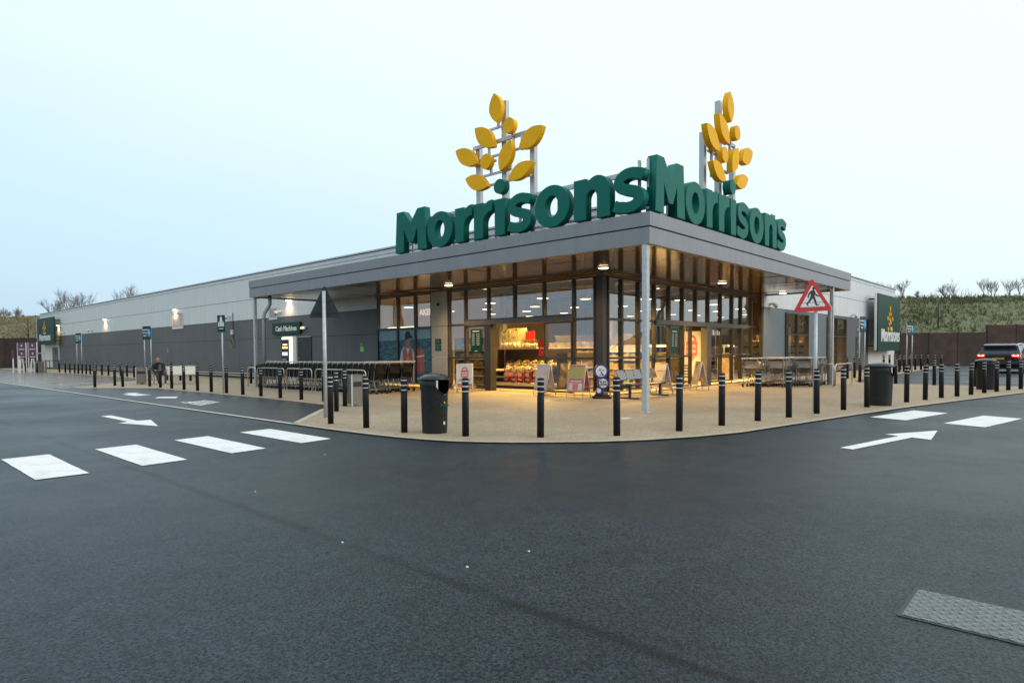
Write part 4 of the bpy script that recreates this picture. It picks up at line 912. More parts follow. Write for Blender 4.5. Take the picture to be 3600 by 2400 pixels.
# ------------------------------------------------------------------ trolleys (handle end at local -y)
def trolley(label,loc,rz,group,wire):
    t=thing('shopping_trolley',label,'trolley',loc,rz,group)
    T=[(-.27,.06,1.0),(.27,.06,1.0),(.22,.90,.93),(-.22,.90,.93)]; Bt=[(-.23,.16,.50),(.23,.16,.50),(.18,.82,.58),(-.18,.82,.58)]
    b=MB()
    def lerp(p,q,k): return tuple(p[i]+(q[i]-p[i])*k for i in range(3))
    if wire:
        for i in range(4):
            a,c,d_,e=T[i],T[(i+1)%4],Bt[i],Bt[(i+1)%4]; n=12 if i%2 else 9
            for k in range(n+1): b.tube([lerp(a,c,k/n),lerp(d_,e,k/n)],.0035,3)
            for k in range(6): b.tube([lerp(a,d_,k/5),lerp(c,e,k/5)],.004 if k else .009,4)
        for k in range(8): b.tube([lerp(Bt[0],Bt[3],k/7),lerp(Bt[1],Bt[2],k/7)],.0035,3)
        b.build('basket','chrome',t)
        MB().box(-.20,.20,.10,.13,.72,.98).build('seat_flap','greypipe',t); MB().box(-.24,.24,.02,.055,.98,1.03).build('lid_flap','ink',t)
    else:
        for i in range(4):
            a,c,d_,e=T[i],T[(i+1)%4],Bt[i],Bt[(i+1)%4]
            n=9 if i%2 else 6
            for k in range(n): # ribbed panel: alternating proud strips
                p,q,r,s=lerp(a,c,(k+.12)/n),lerp(a,c,(k+.88)/n),lerp(d_,e,(k+.88)/n),lerp(d_,e,(k+.12)/n)
                p,q=lerp(p,s,.10),lerp(q,r,.10); r,s=lerp(q,r,.93),lerp(p,s,.93)
                b._a([p,q,r,s],[(0,1,2,3)])
            b._a([lerp(a,d_,.02),lerp(c,e,.02),lerp(c,e,.98),lerp(a,d_,.98)],[(0,1,2,3)])
        b._a(Bt,[(0,1,2,3)])
        b.tube([T[0],T[1]],.020,7).tube([T[1],T[2]],.018,7).tube([T[2],T[3]],.02,7).tube([T[3],T[0]],.018,7)
        for i in range(4): b.tube([T[i],Bt[i]],.022,7)
        b.tube([Bt[0],Bt[1],Bt[2],Bt[3],Bt[0]],.018,7)
        b.build('basket','black',t)
        MB().box(-.21,.21,.075,.10,.70,.97).build('seat_flap','blackr',t)
    f=MB()
    for s in (-1,1):
        f.tube([(s*.27,.02,1.07),(s*.27,.05,1.0),(s*.245,.17,.48),(s*.25,.12,.30),(s*.26,.02,.15),(s*.25,.30,.13),(s*.17,.88,.14)],.014,7)
        f.tube([(s*.20,.75,.56),(s*.19,.55,.14)],.011,6)
    f.tube([(-.26,.03,.16),(.26,.03,.16)],.012,6).tube([(-.19,.75,.14),(.19,.75,.14)],.012,6).tube([(-.17,.88,.14),(.17,.88,.14)],.012,6)
    f.build('frame','chrome',t)
    MB().tube([(-.29,.0,1.08),(-.15,-.012,1.085),(.15,-.012,1.085),(.29,.0,1.08)],.022,8).build('handle','offwhite' if not wire else 'galv',t)
    for x,y in ((-.25,.03),(.25,.03),(-.17,.84),(.17,.84)):
        w=MB().cyl((x-.018,y,.062),(x+.018,y,.062),.06,.06,14).build('wheel','black',t); MB().box(x-.026,x+.026,y-.02,y+.03,.06,.13).build('castor_fork','chrome',w)
    return t
GT='nested black plastic trolleys under the canopy'
tr=trolley('black plastic trolley at the near end of the front nested row',(13.55,17.35,.006),R(4),GT,False)
for i in range(1,24): dup(tr,(13.55-.016*i,17.35+.30*i,.006),R(4),'black plastic trolley in the front nested row, %s from its near end'%ORD[i],GT)
for i in range(6): dup(tr,(14.28,17.5+.30*i,.006),R(2),'black plastic trolley in the middle nested row, %s from its near end'%ORD[i],GT)
for i in range(6): dup(tr,(15.1,17.75+.30*i,.006),R(0),'black plastic trolley in the back nested row by the pier, %s from its near end'%ORD[i],GT)
GT2='nested wire trolleys right of the front doors'
tw=trolley('wire trolley at the head of the row nearest the kerb, by the sign post',(25.75,7.55,.006),R(-90),GT2,True)
for r_,(x,y,n,nm) in enumerate(((25.75,7.55,7,'nearest the kerb'),(24.85,8.25,10,'in the middle'),(24.35,8.95,12,'nearest the glass'))):
    for i in range(n):
        if r_==0 and i==0: continue
        dup(tw,(x+.30*i,y+random.uniform(-.03,.03),.006),R(-90+random.uniform(-3,3)),'wire trolley in the row %s, %s from its head'%(nm,ORD[i]),GT2)

# ------------------------------------------------------------------ pavement boards
def padlock(mb,cx,cz,s,y,m0,m1):
    mb.prism([(cx+s*(.40*math.cos(R(a))),cz+s*(.50+.42*math.sin(R(a)))) for a in range(0,181,15)]+[(cx+s*(.24*math.cos(R(a))),cz+s*(.50+.26*math.sin(R(a)))) for a in range(180,-1,-15)],y,y+.002,m0)
    mb.prism([(cx-s*.5,cz+s*.42),(cx-s*.42,cz+s*.5),(cx+s*.42,cz+s*.5),(cx+s*.5,cz+s*.42),(cx+s*.5,cz-s*.45),(cx+s*.30,cz-s*.55),(cx-s*.30,cz-s*.55),(cx-s*.5,cz-s*.45)],y,y+.002,m0)
    mb.prism([(cx-s*.34,cz-s*.55),(cx+s*.34,cz-s*.55),(cx,cz-s*.92)],y,y+.002,m1)
def aboard(label,loc,rz,kind,w=.60):
    t=thing('pavement_board',label,'pavement sign',loc,rz,'folding pavement boards by the doors')
    lean=.22; h=1.0
    for s,nm in ((-1,'front'),(1,'back')):
        f=MB(); 
        def at(x,z,o=0.): return (x, s*(lean*(1-z/h)+.01)+o, z)
        for x in (-w/2,w/2): f.tube([at(x,0),at(x,h)],.014,6)
        f.tube([at(-w/2,h),at(w/2,h)],.014,6).tube([at(-w/2,.20),at(w/2,.20)],.012,6)
        f.build('leg_frame','white' if kind=='lock' else 'galv',t)
        p=MB(); ys=s*.004
        p._a([at(-w/2+.012,.21),at(w/2-.012,.21),at(w/2-.012,h-.012),at(-w/2+.012,h-.012)],[(0,1,2,3)])
        p.build('panel','white' if kind=='lock' else 'board_lt' if kind!='gold' else 'pinkred',t)
    MB().tube([(w/2,-lean*.62,.33),(w/2,0,.36),(w/2,lean*.62,.33)],.008,5).build('stay_bar','chrome',t)
    d=MB(); ang=math.atan2(lean,h)
    if kind=='lock':
        padlock(d,0,.68,.26,-.004,0,1); d.box(-.26,.26,-.004,-.002,.225,.33,0)
    elif kind=='gold':
        d.disc(0,.78,.22,.20,-.004,-.002,20,2); d.box(-.285,.285,-.0035,-.002,.60,.97,2); d.box(-.2,.2,-.004,-.002,.50,.54,3).box(-.24,.24,-.004,-.002,.24,.46,3).box(-.1,.1,-.006,-.0045,.26,.44,0)
    else:
        d.box(-.24,.24,-.004,-.002,.78,.92,3).box(-.24,.24,-.004,-.002,.30,.70,3)
    pr=d.build('printed_poster',['pinkred','orange',mat('print_gold_dull',(.42,.36,.12),.5),'board_lt'],t)
    pr.location=(0,-lean-.022,0); pr.rotation_euler[0]=-ang
    if kind=='lock':
        for s,z,sz in (('PRICES',.70,.068),('LOW',.62,.085)):
            text('lettering',s,sz,0,z,-.0065,'white',pr,bold=.02)
        e=MB()
        for i,(a,b) in enumerate(((-.20,.20),(-.24,.2),(-.12,.16))): e.box(a,b,-.004,-.002,.47-i*.045,.488-i*.045)
        e.build('small_print','navy',pr)
    return t
aboard('white folding board with a red padlock reading PRICES LOW, left of the doorway',(15.83,15.60,.006),R(-48),'lock',.56)
aboard('lilac folding board seen from its side, right of the open doorway',(16.55,12.65,.006),R(-100),'plain',.58)
aboard('pink and gold folding board standing left of the blue round stand',(16.15,11.05,.006),R(-88),'gold',.58)
aboard('pale folding board seen edge-on right of the corner column',(19.15,9.85,.006),R(-118),'plain',.58)
aboard('pale folding board in front of the padlock banner at the right-hand doors',(21.75,9.75,.006),R(-135),'plain',.58)
# blue round stand
t=thing('promotion_stand','blue stand of three round white discs reading PLAY NOW','sign stand',(16.32,10.32,.006),R(-46))
MB().bev(-.27,.27,-.20,.20,0,.07,.03).box(-.2,.2,-.12,.12,.07,.12).build('base','blackr',t)
for x,z,r in ((-.02,.82,.185),(.045,.46,.15),(-.085,.235,.075)):
    f=MB().disc(x,z,r*1.12,r*1.12,-.03,.10,36).build('blue_disc','navy',t)
    MB().disc(x-.01,z,r*.86,r*.90,-.034,-.0305,36).build('white_face','white',f)
MB().box(-.03,.05,.0,.05,.1,.25).build('stem','navy',t)
text('lettering','PLAY',.085,.035,.495,-.038,'ink',t,bold=.02); text('lettering','NOW',.085,.035,.415,-.038,'ink',t,bold=.02)
e=MB(); e.disc(-.07,.85,.032,.034,-.038,-.0345,4,0).disc(.03,.84,.03,.03,-.038,-.0345,12,1).prism([(-.05,.78),(-.02,.80),(.04,.72),(.01,.70)],-.0385,-.0345,2).prism([(-.06,.90),(-.03,.91),(-.02,.80),(-.05,.79)],-.0382,-.0345,1).box(-.08,.06,-.038,-.0345,.69,.708,2)
e.build('emblem',['blue',mat('emblem_grey',(.35,.42,.48),.5),'ink'],t)
# steel seats by the corner
t=thing('seat_bench','row of perforated steel seats against the right-hand glazing','bench',(17.45,9.60,.006),0)
for i in range(5):
    x=-1.0+i*.48
    s=MB(); s._a([(x,.22,.46),(x+.42,.22,.46),(x+.42,-.20,.45),(x,-.20,.45),(x,-.24,.42),(x+.42,-.24,.42)],[(0,1,2,3),(3,2,5,4)]); s.box(x+.01,x+.41,-.18,.2,.425,.44); s.build('seat','seatsteel',t)
    b=MB(); b._a([(x,.22,.56),(x+.42,.22,.56),(x+.42,.32,.84),(x,.32,.84)],[(0,1,2,3)]); b._a([(x,.235,.56),(x+.42,.235,.56),(x+.42,.335,.84),(x,.335,.84)],[(3,2,1,0)]); b.tube([(x,.325,.845),(x+.42,.325,.845)],.012,6); b.build('backrest','seatsteel',t)
MB().box(-1.1,1.45,-.03,.03,.36,.42).build('beam','ink',t)
for x in (-.75,1.1): MB().box(x-.03,x+.03,-.03,.03,.03,.36).bev(x-.05,x+.05,-.30,.30,0,.04,.01).build('leg','ink',t)

# ------------------------------------------------------------------ bench and person on the left
BR=R(-27); bt=thing('steel_bench','pale steel bench lit by warm light in front of the long dark wall','bench',(11.95,31.35,.006),BR)
W_=.95
s=MB(); pr=[(-.24,.40),(-.22,.44),(-.05,.44),(.18,.42),(.24,.46),(.30,.62),(.36,.84),(.385,.84),(.33,.62),(.265,.44),(.19,.395),(-.05,.415)]
v=[(-W_,y,z) for y,z in pr]+[(W_,y,z) for y,z in pr]; n=len(pr)
s._a(v,[(i,(i+1)%n,n+(i+1)%n,n+i) for i in range(n)]+[tuple(reversed(range(n))),tuple(range(n,2*n))]); s.build('seat_shell','steel',bt)
MB().tube([(-W_,.37,.85),(W_,.37,.85)],.02,8).tube([(-W_,-.235,.42),(W_,-.235,.42)],.02,8).build('edge_tube','chrome',bt)
for x in (-.92,.92):
    MB().tube([(x,-.05,0),(x,-.05,.40)],.03,8).bev(x-.08,x+.08,-.12,.02,0,.015,.004).build('leg','galv',bt)
    MB().tube([(x,.10+.13*math.cos(R(a))-.12,.52+.11*math.sin(R(a))) for a in range(0,361,30)],.018,6).build('armrest','chrome',bt)
def skin_mesh(name,verts,edges,levels=2,root=0):
    me=bpy.data.meshes.new(name); me.from_pydata([v[:3] for v in verts],edges,[]); o=bpy.data.objects.new(name,me); col.objects.link(o)
    sk=o.modifiers.new('s','SKIN'); 
    if not me.skin_vertices: 
        pass
    for i,v in enumerate(verts): me.skin_vertices[0].data[i].radius=(v[3],v[4] if len(v)>4 else v[3])
    me.skin_vertices[0].data[root].use_root=True
    ss=o.modifiers.new('ss','SUBSURF'); ss.levels=levels
    dg=bpy.context.evaluated_depsgraph_get(); dg.update(); m2=bpy.data.meshes.new_from_object(o.evaluated_get(dg))
    bpy.data.objects.remove(o); return m2
def person(label,loc,rz):
    t=thing('person',label,'person',loc,rz)
    # local: facing -y, seat at z .44 ; joints
    V=[(0,.12,.52,.19,.15),(0,.13,.68,.19,.15),(0,.10,.84,.21,.15),(0,.06,.97,.19,.13),(0,.03,1.06,.062),(0,.0,1.13,.075,.085),(0,-.01,1.22,.085,.10),(0,.0,1.29,.06),
       (-.19,.07,.94,.085),(-.25,.02,.76,.075),(-.20,-.14,.64,.058),(-.07,-.23,.67,.040),(.19,.07,.94,.085),(.25,.02,.76,.075),(.21,-.14,.64,.058),(.08,-.24,.66,.040),
       (-.10,.08,.50,.10),(-.02,-.30,.50,.080),(.02,-.33,.28,.062),(.05,-.30,.09,.045),(.11,.08,.50,.10),(.34,-.24,.51,.080),(.36,-.30,.28,.062),(.33,-.34,.09,.045),
       (.05,-.42,.05,.042),(.36,-.46,.05,.042)]
    E_=[(0,1),(1,2),(2,3),(3,4),(4,5),(5,6),(6,7),(3,8),(8,9),(9,10),(10,11),(3,12),(12,13),(13,14),(14,15),(0,16),(16,17),(17,18),(18,19),(0,20),(20,21),(21,22),(22,23),(19,24),(23,25)]
    me=skin_mesh('body',V,E_,2)
    for k in ('jacket','jeans','skin','shoe'): me.materials.append(M[k])
    for p in me.polygons:
        c=p.center; p.use_smooth=True
        if c.z>1.05: i=2
        elif c.z<.12: i=3
        elif c.z<.60 and (c.y<.02 or c.z<.50) and not (c.y<-.13 and c.z>.60): i=1
        elif c.y<-.215 and .60<c.z<.75 and abs(c.x)<.13: i=2
        else: i=0
        p.material_index=i
    o=bpy.data.objects.new('body',me); col.objects.link(o); o.parent=t
    MB().ball((0,.03,1.275),.092,.105,.062,14).build('hair','hair',t)
    f=MB().ball((-.035,-.105,1.215),.012).ball((.035,-.105,1.215),.012); f.build('eye','ink',t); MB().ball((0,-.118,1.185),.016,.022,.03).build('nose','skin',t); MB().box(-.028,.028,-.105,-.095,1.145,1.153).build('mouth',mat('lips',(.28,.09,.08),.5),t)
    for sx in (-1,1):
        MB().ball((sx*.092,.01,1.20),.014,.025,.035).build('ear','skin',t)
        hnd=MB(); hx=sx*.07
        hnd.ball((hx,-.27,.675),.04,.045,.022,10)
        for q in range(4): hnd.tube([(hx-sx*.02+sx*.013*q,-.30,.675),(hx-sx*(.035)+sx*.013*q,-.345+.006*abs(q-1),.665),(hx-sx*.045+sx*.013*q,-.365+.006*abs(q-1),.645)],.0085,6)
        hnd.tube([(hx+sx*.03,-.26,.69),(hx+sx*.02,-.31,.70),(hx,-.335,.695)],.010,6); hnd.build('hand','skin',t)
    MB().lathe([(.095,.955),(.105,.99),(.092,1.05),(.07,1.075)],16,0,(0,.035)).build('collar','jacket',t)
    for x,y in ((.05,-.38),(.35,-.42)): MB().bev(x-.045,x+.045,y-.10,y+.10,.0,.03,.01).build('shoe_sole','white',t)
    return t
person('person in dark jacket and grey trousers sitting at the bench left end',(11.28,31.62,.006),BR)

# ------------------------------------------------------------------ cycle rack, purple boards far left
t=thing('cycle_rack','dark cycle rack of hoops at the far end wall below the green panel','cycle rack',(16.0,77.4,.006),R(-83))
MB().tube([(0,0,.86),(4.6,0,.86)],.03,8).tube([(0,0,.05),(4.6,0,.05)],.03,8).build('rail','ink',t)
for x in (0,1.25,2.5,4.6): MB().tube([(x,0,0),(x,0,.86)],.03,8).build('upright','ink',t)
MB().tube([(1.25,.02,.2),(1.3,.02,.75),(1.5,.02,.84),(2.2,.02,.84),(2.45,.02,.75),(2.5,.02,.2)],.03,8).build('hoop','ink',t)
def totem(label,loc,rz):
    t=thing('information_board',label,'board',loc,rz,'purple boards on white frames')
    for z0,z1 in ((1.22,1.80),(1.86,2.50)):
        p=MB().box(-.42,.42,-.02,.02,z0,z1).build('purple_panel','purple',t)
        MB().disc(.0,(z0+z1)/2+.06,.09,.09,-.026,-.0205,14).box(-.3,.3,-.026,-.0205,z0+.03,z0+.11).build('white_symbol','board_lt',p)
    for x in (-.45,.45): MB().box(x-.025,x+.025,-.03,.03,0,2.5).build('post','white',t)
    f=MB()
    f.prism([(-.34,0),(-.14,1.15),(-.02,1.15),(-.14,0)],-.05,-.03).prism([(.14,0),(.06,1.15),(.16,1.15),(.30,0)],-.05,-.03); f.build('white_frame','white',t)
    return t
totem('left one of the two tall purple boards beyond the damp paving',(12.14,64.95,.0),R(-60)); totem('right one of the two tall purple boards, nearest the cycle rack',(12.53,63.0,.0),R(-60))
t=thing('marker_post','slim white post with a narrow purple plate at the far left','post',(11.32,63.9,0),R(-60)); MB().box(-.04,.04,-.03,.03,0,1.3).build('post','white',t); MB().box(-.09,.09,-.035,-.031,1.15,1.85).box(-.04,.04,-.03,.03,1.3,1.85).build('plate','purple',t)
t=thing('marker_post','slim white post standing between the left purple board and the road','post',(11.2,61.0,0),R(-60)); MB().box(-.035,.035,-.03,.03,0,1.35).build('post','white',t); MB().box(-.07,.07,-.035,-.031,1.1,1.4).build('plate','board_lt',t)
t=thing('trolley_shelter_frame','grey metal frame between the purple boards and the cycle rack','frame',(12.9,62.2,0),R(-70))
MB().box(-.5,-.44,-.03,.03,0,2.0).box(.44,.5,-.03,.03,0,2.0).box(-.5,.5,-.03,.03,1.55,1.62).build('frame','galv',t); MB().box(-.3,.3,-.3,.3,.02,.9).build('bin_box','binsteel',t)
# ------------------------------------------------------------------ inside the store
random.seed(21)
fs=thing('flower_stand','tiered flower display stand just inside the open doorway','display stand',(18.55,16.95,.012),LW)
MB().box(0,3.3,0,1.0,.10,.22).box(.04,3.26,.06,.96,.0,.10,1).build('base_deck',['shelfw','wood'],fs)
MB().box(0,3.3,.55,1.0,.225,.50).build('rear_tier','wood',fs)
MB().box(0,1.95,.60,1.0,1.52,1.57).box(0,1.95,.585,.60,1.50,1.585).build('upper_shelf','shelfw',fs)
MB().box(0,3.3,1.0,1.05,.0,1.50).build('back_panel','wood',fs)
MB().box(0,1.15,.97,.999,1.575,2.34).build('cream_backboard','shelfw',fs)
MB().box(1.17,1.60,.90,.95,1.78,2.20).build('red_card','red',fs)
MB().box(.0,.72,.02,.5,.36,.385).box(.0,.72,.02,.5,.62,.645).box(-.04,-.0,.02,.99,.0,1.5).build('side_shelves','wood',fs)
def world_at(p,x,y,z): 
    c,s=math.cos(p.rotation_euler[2]),math.sin(p.rotation_euler[2]); return (p.location[0]+c*x-s*y,p.location[1]+s*x+c*y,p.location[2]+z)
def bucket(label,loc):
    t=thing('flower_bucket',label,'bucket',loc,LW,'red price buckets on the flower stand')
    MB().lathe([(.085,0),(.118,.38),(.108,.38),(.08,.3)],14).build('bucket','bucket',t)
    MB().box(-.085,.085,-.121,-.112,.24,.375).build('price_card','wrap',t)
    text('lettering','2 for',.095,0,.12,-.118,'petalw',t,bold=.02)
    return t
def bouquet(label,loc,r,pal,h=.34):
    t=thing('bouquet',label,'bouquet',loc,random.uniform(-.4,.4),'wrapped bouquets on the flower stand')
    MB().lathe([(.03,-.16),(.075,.02),(r*.9,h*.55),(r*1.02,h*.72)],11,0).build('paper_wrap','wrap',t)
    for k in pal:
        f=MB()
        for i in range(13):
            a=random.uniform(0,6.28); q=r*math.sqrt(random.random()); f.ball((q*math.cos(a),q*math.sin(a),h*(.95-.35*(q/r)**2)+random.uniform(-.03,.04)),random.uniform(.022,.045),None,random.uniform(.02,.035),7,0,.2)
        f.build('petals' if k!='leaf' and k!='leafy' else 'leaves',k,t)
    return t
for i in range(5):
    p=world_at(fs,.86+.36*i,.15,.225); nm=ORD[i]
    bucket('red flower bucket with a price card, %s from the left on the stand front'%nm,p)
    bouquet('low wrapped bouquet in the %s price bucket from the left'%nm,(p[0],p[1],p[2]+.36),.155,[('petalw','leaf'),('pink','leafy'),('leafy','petaly'),('pink','leaf','petalw'),('petalw','leaf')][i],.24)
for i in range(7):
    p=world_at(fs,.55+.40*i,.72,.66); bouquet('taller wrapped bouquet on the rear tier, %s from the left'%ORD[i],p,.20,[('pink','petalw','leaf'),('petaly','leafy'),('petaly','leafy'),('petalw','leafy','pink'),('petaly','leaf'),('petalw','leafy'),('leaf','petaly')][i],.40)
for i in range(4):
    p=world_at(fs,.75+.46*i,.45,.50); bouquet('paper wrapped bouquet in the middle tier, %s from the left'%ORD[i],p,.18,[('pink','leafy'),('petaly','leaf'),('petalw','leafy'),('petalw','pink')][i],.34)
for i in range(12):
    tall=i<5; p=world_at(fs,.10+(.205*i if tall else .205*5+.118*(i-5)),.74,1.572)
    t=thing('potted_plant','%s cream potted plant on the upper shelf, %s from its left end'%('tall' if tall else 'small',ORD[i]),'plant',p,0,'potted plants on the upper shelf')
    k=.075 if tall else .045; MB().lathe([(k*.75,0),(k,.20 if tall else .15),(k*.9,.20 if tall else .15)],12).build('pot','pot',t)
    f=MB()
    for q in range(16 if tall else 9):
        a=random.uniform(0,6.28); z=random.uniform(.22,.70) if tall else random.uniform(.15,.30); l=random.uniform(.03,.09)
        f._a([(0,0,z),(l*math.cos(a)-.02,l*math.sin(a)-.02,z+.05),(l*math.cos(a)*1.5,l*math.sin(a)*1.5,z+.02),(l*math.cos(a)+.02,l*math.sin(a)+.02,z+.03)],[(0,1,2,3)])
    f.tube([(0,0,.15),(.01,0,.45 if tall else .22),(.03,.02,.70 if tall else .28)],.006,5); f.build('leaves','leaf' if i%2 else 'leafy',t)
for i,z in enumerate((.40,.66)):
    for j in range(2):
        p=world_at(fs,.19+.36*j,.2,z)
        t=thing('egg_tray','pale tray of small packs on the low shelf, %s %s'%(('upper' if i else 'lower'),('one at right' if j else 'one at left')),'tray',p,LW,'pale trays on the low shelf')
        mb=MB(); 
        for a in range(4):
            for b in range(3): mb.ball((-.12+.08*a,-.07+.08*b,.03),.036,.036,.034,8)
        mb.box(-.165,.165,-.12,.13,0,.018); mb.build('packs','petalw',t)
def shelving(label,loc,rz,w,h,m,n=5):
    t=thing('shelving_unit',label,'shelves',loc,rz,'stocked shelves inside the store')
    MB().box(0,w,.42,.46,0,h).box(0,.03,0,.42,0,h).box(w-.03,w,0,.42,0,h).build('uprights','wood',t)
    for i in range(n):
        z=.12+(h-.3)*i/n; MB().box(.03,w-.03,0,.42,z-.03,z).build('shelf','shelfw',t)
        g=MB(); x=.05
        while x<w-.15:
            a=random.uniform(.07,.16); g.box(x,x+a*.93,.03,.38,z+.001,z+random.uniform(.14,.26)); x+=a
        g.build('goods',m,t)
    return t
shelving('dark shelves of packets behind the glass left of the doorway',(18.4,18.7,.012),LW,1.7,2.0,'goods')
shelving('shelves of packets deep in the store behind the flowers',(22.5,17.0,.012),LW,4.2,2.1,'goods2')
shelving('shelves of goods deep in the store seen through the right sliding door',(20.6,13.2,.012),LW,1.9,1.9,'goods2')
shelving('long low shelves behind the right-hand glazing nearest the corner',(18.2,12.9,.012),0,3.2,1.35,'goods2',3)
shelving('shelves behind the first tall window right of the slate panel',(33.3,12.6,.012),0,3.0,2.2,'goods',5)
shelving('shelves behind the last tall window before the far wall door',(40.3,12.6,.012),0,3.4,2.2,'goods2',5)
shelving('low shelves inside behind the right-hand side of the front doors',(25.6,12.4,.012),0,4.0,1.5,'goods',3)
def counter(label,loc,w,m):
    t=thing('display_counter',label,'counter',loc,0,'counters inside the right-hand glazing')
    MB().box(0,w,0,.7,0,.95).build('body','shelfw',t); MB().box(-.02,w+.02,-.03,.72,.95,1.0).build('top','wood',t)
    MB().box(.05,w-.05,.10,.6,1.62,1.68).box(.05,.09,.3,.34,1.0,1.62).box(w-.09,w-.05,.3,.34,1.0,1.62).build('canopy_shelf','white',t)
    g=MB(); x=.06
    while x<w-.2: a=random.uniform(.12,.3); g.box(x,x+a*.9,.1,.6,1.0,1.0+random.uniform(.08,.3)); x+=a
    g.build('produce',m,t)
    tb=MB().box(.1,w-.1,.08,.10,1.58,1.62).build('light_strip','lamp',t)
counter('lit produce counter with green goods behind the corner glazing',(25.6,13.7,.012),2.4,'leafy')
counter('lit produce counter with yellow goods behind the right-hand glazing',(29.0,15.2,.012),2.6,'petaly')
counter('lit counter behind the glazing right of the front doors',(36.0,14.4,.012),2.2,'goods2')
t=thing('hanging_banner','tall cream banner with a red padlock reading PRICES LOW inside the right-hand doors','banner',(24.38,11.66,.18),R(-64))
t.scale=(.68,1,.95)
MB().box(0,1.15,0,.012,0,2.1).build('banner_cloth','petalw',t)
d=MB(); padlock(d,.55,1.38,.62,-.004,0,1); d.box(.72,1.14,-.004,-.0015,.0,.62,2); d.build('padlock_print',['pinkred','orange','red'],t)
text('lettering','PRICES',.15,.55,1.46,-.0065,'petalw',t,bold=.02); text('lettering','LOW',.20,.55,1.24,-.0065,'petalw',t,bold=.02)
d=MB(); random.seed(6)
for i in range(5): d.box(.10,.10+random.uniform(.3,.5),-.004,-.0015,.62-i*.12,.675-i*.12)
d.build('small_print','ink',t)
t=thing('red_price_sign','tall red price sign just inside the right edge of the doorway','sign',(18.8,14.62,1.25),LW); MB().box(0,.28,0,.02,0,.60).build('sign','red',t); text('lettering','2 for',.10,.14,.3,-.004,'petalw',t,bold=.02)
random.seed(33)
SPOT=[(19.2,12.0),(19.4,15.2),(22.4,17.6),(22.6,13.0),(26.0,14.2),(29.4,12.6),(34.5,13.0),(41.5,12.8),(20.0,20.8)]
pend=None; k=0
for ix,x in enumerate((18.9,21.9,24.9,27.9,31.2,34.8,38.5,42.0)):
    for iy,y in enumerate((11.9,14.6,17.3,20.0,22.4)):
        lab='lit pendant lamp in the store, %s bay from the long wall, %s row back'%(ORD[ix],ORD[iy])
        loc=(x+random.uniform(-.2,.2),y,3.45+random.uniform(-.1,.12))
        if pend is None:
            pend=thing('pendant_lamp',lab,'ceiling lamp',loc,0,'round pendant lamps inside the store')
            MB().lathe([(.24,0),(.245,.02),(.19,.10),(.05,.17),(.01,.18)],20).build('shade','frame2',pend); MB().cyl((0,0,-.006),(0,0,.004),.215,.215,20).build('diffuser','lamp',pend); MB().cyl((0,0,.18),(0,0,1.3),.006,.006,5).build('cord','ink',pend)
        else: dup(pend,loc,0,lab)
for i,(x,y) in enumerate(SPOT):
    L=bpy.data.lights.new('store_light','SPOT'); L.energy=1350; L.color=(1,.62,.17); L.spot_size=R(165); L.spot_blend=.6; L.shadow_soft_size=.25
    o=bpy.data.objects.new('store_light',L); col.objects.link(o); o.location=(x,y,3.2)
for i,(x,y) in enumerate(DL[1:]):
    L=bpy.data.lights.new('canopy_light','SPOT'); L.energy=350; L.color=(1,.65,.32); L.spot_size=R(140); L.spot_blend=.8; L.shadow_soft_size=.14
    o=bpy.data.objects.new('canopy_light',L); col.objects.link(o); o.location=(x,y,3.84)

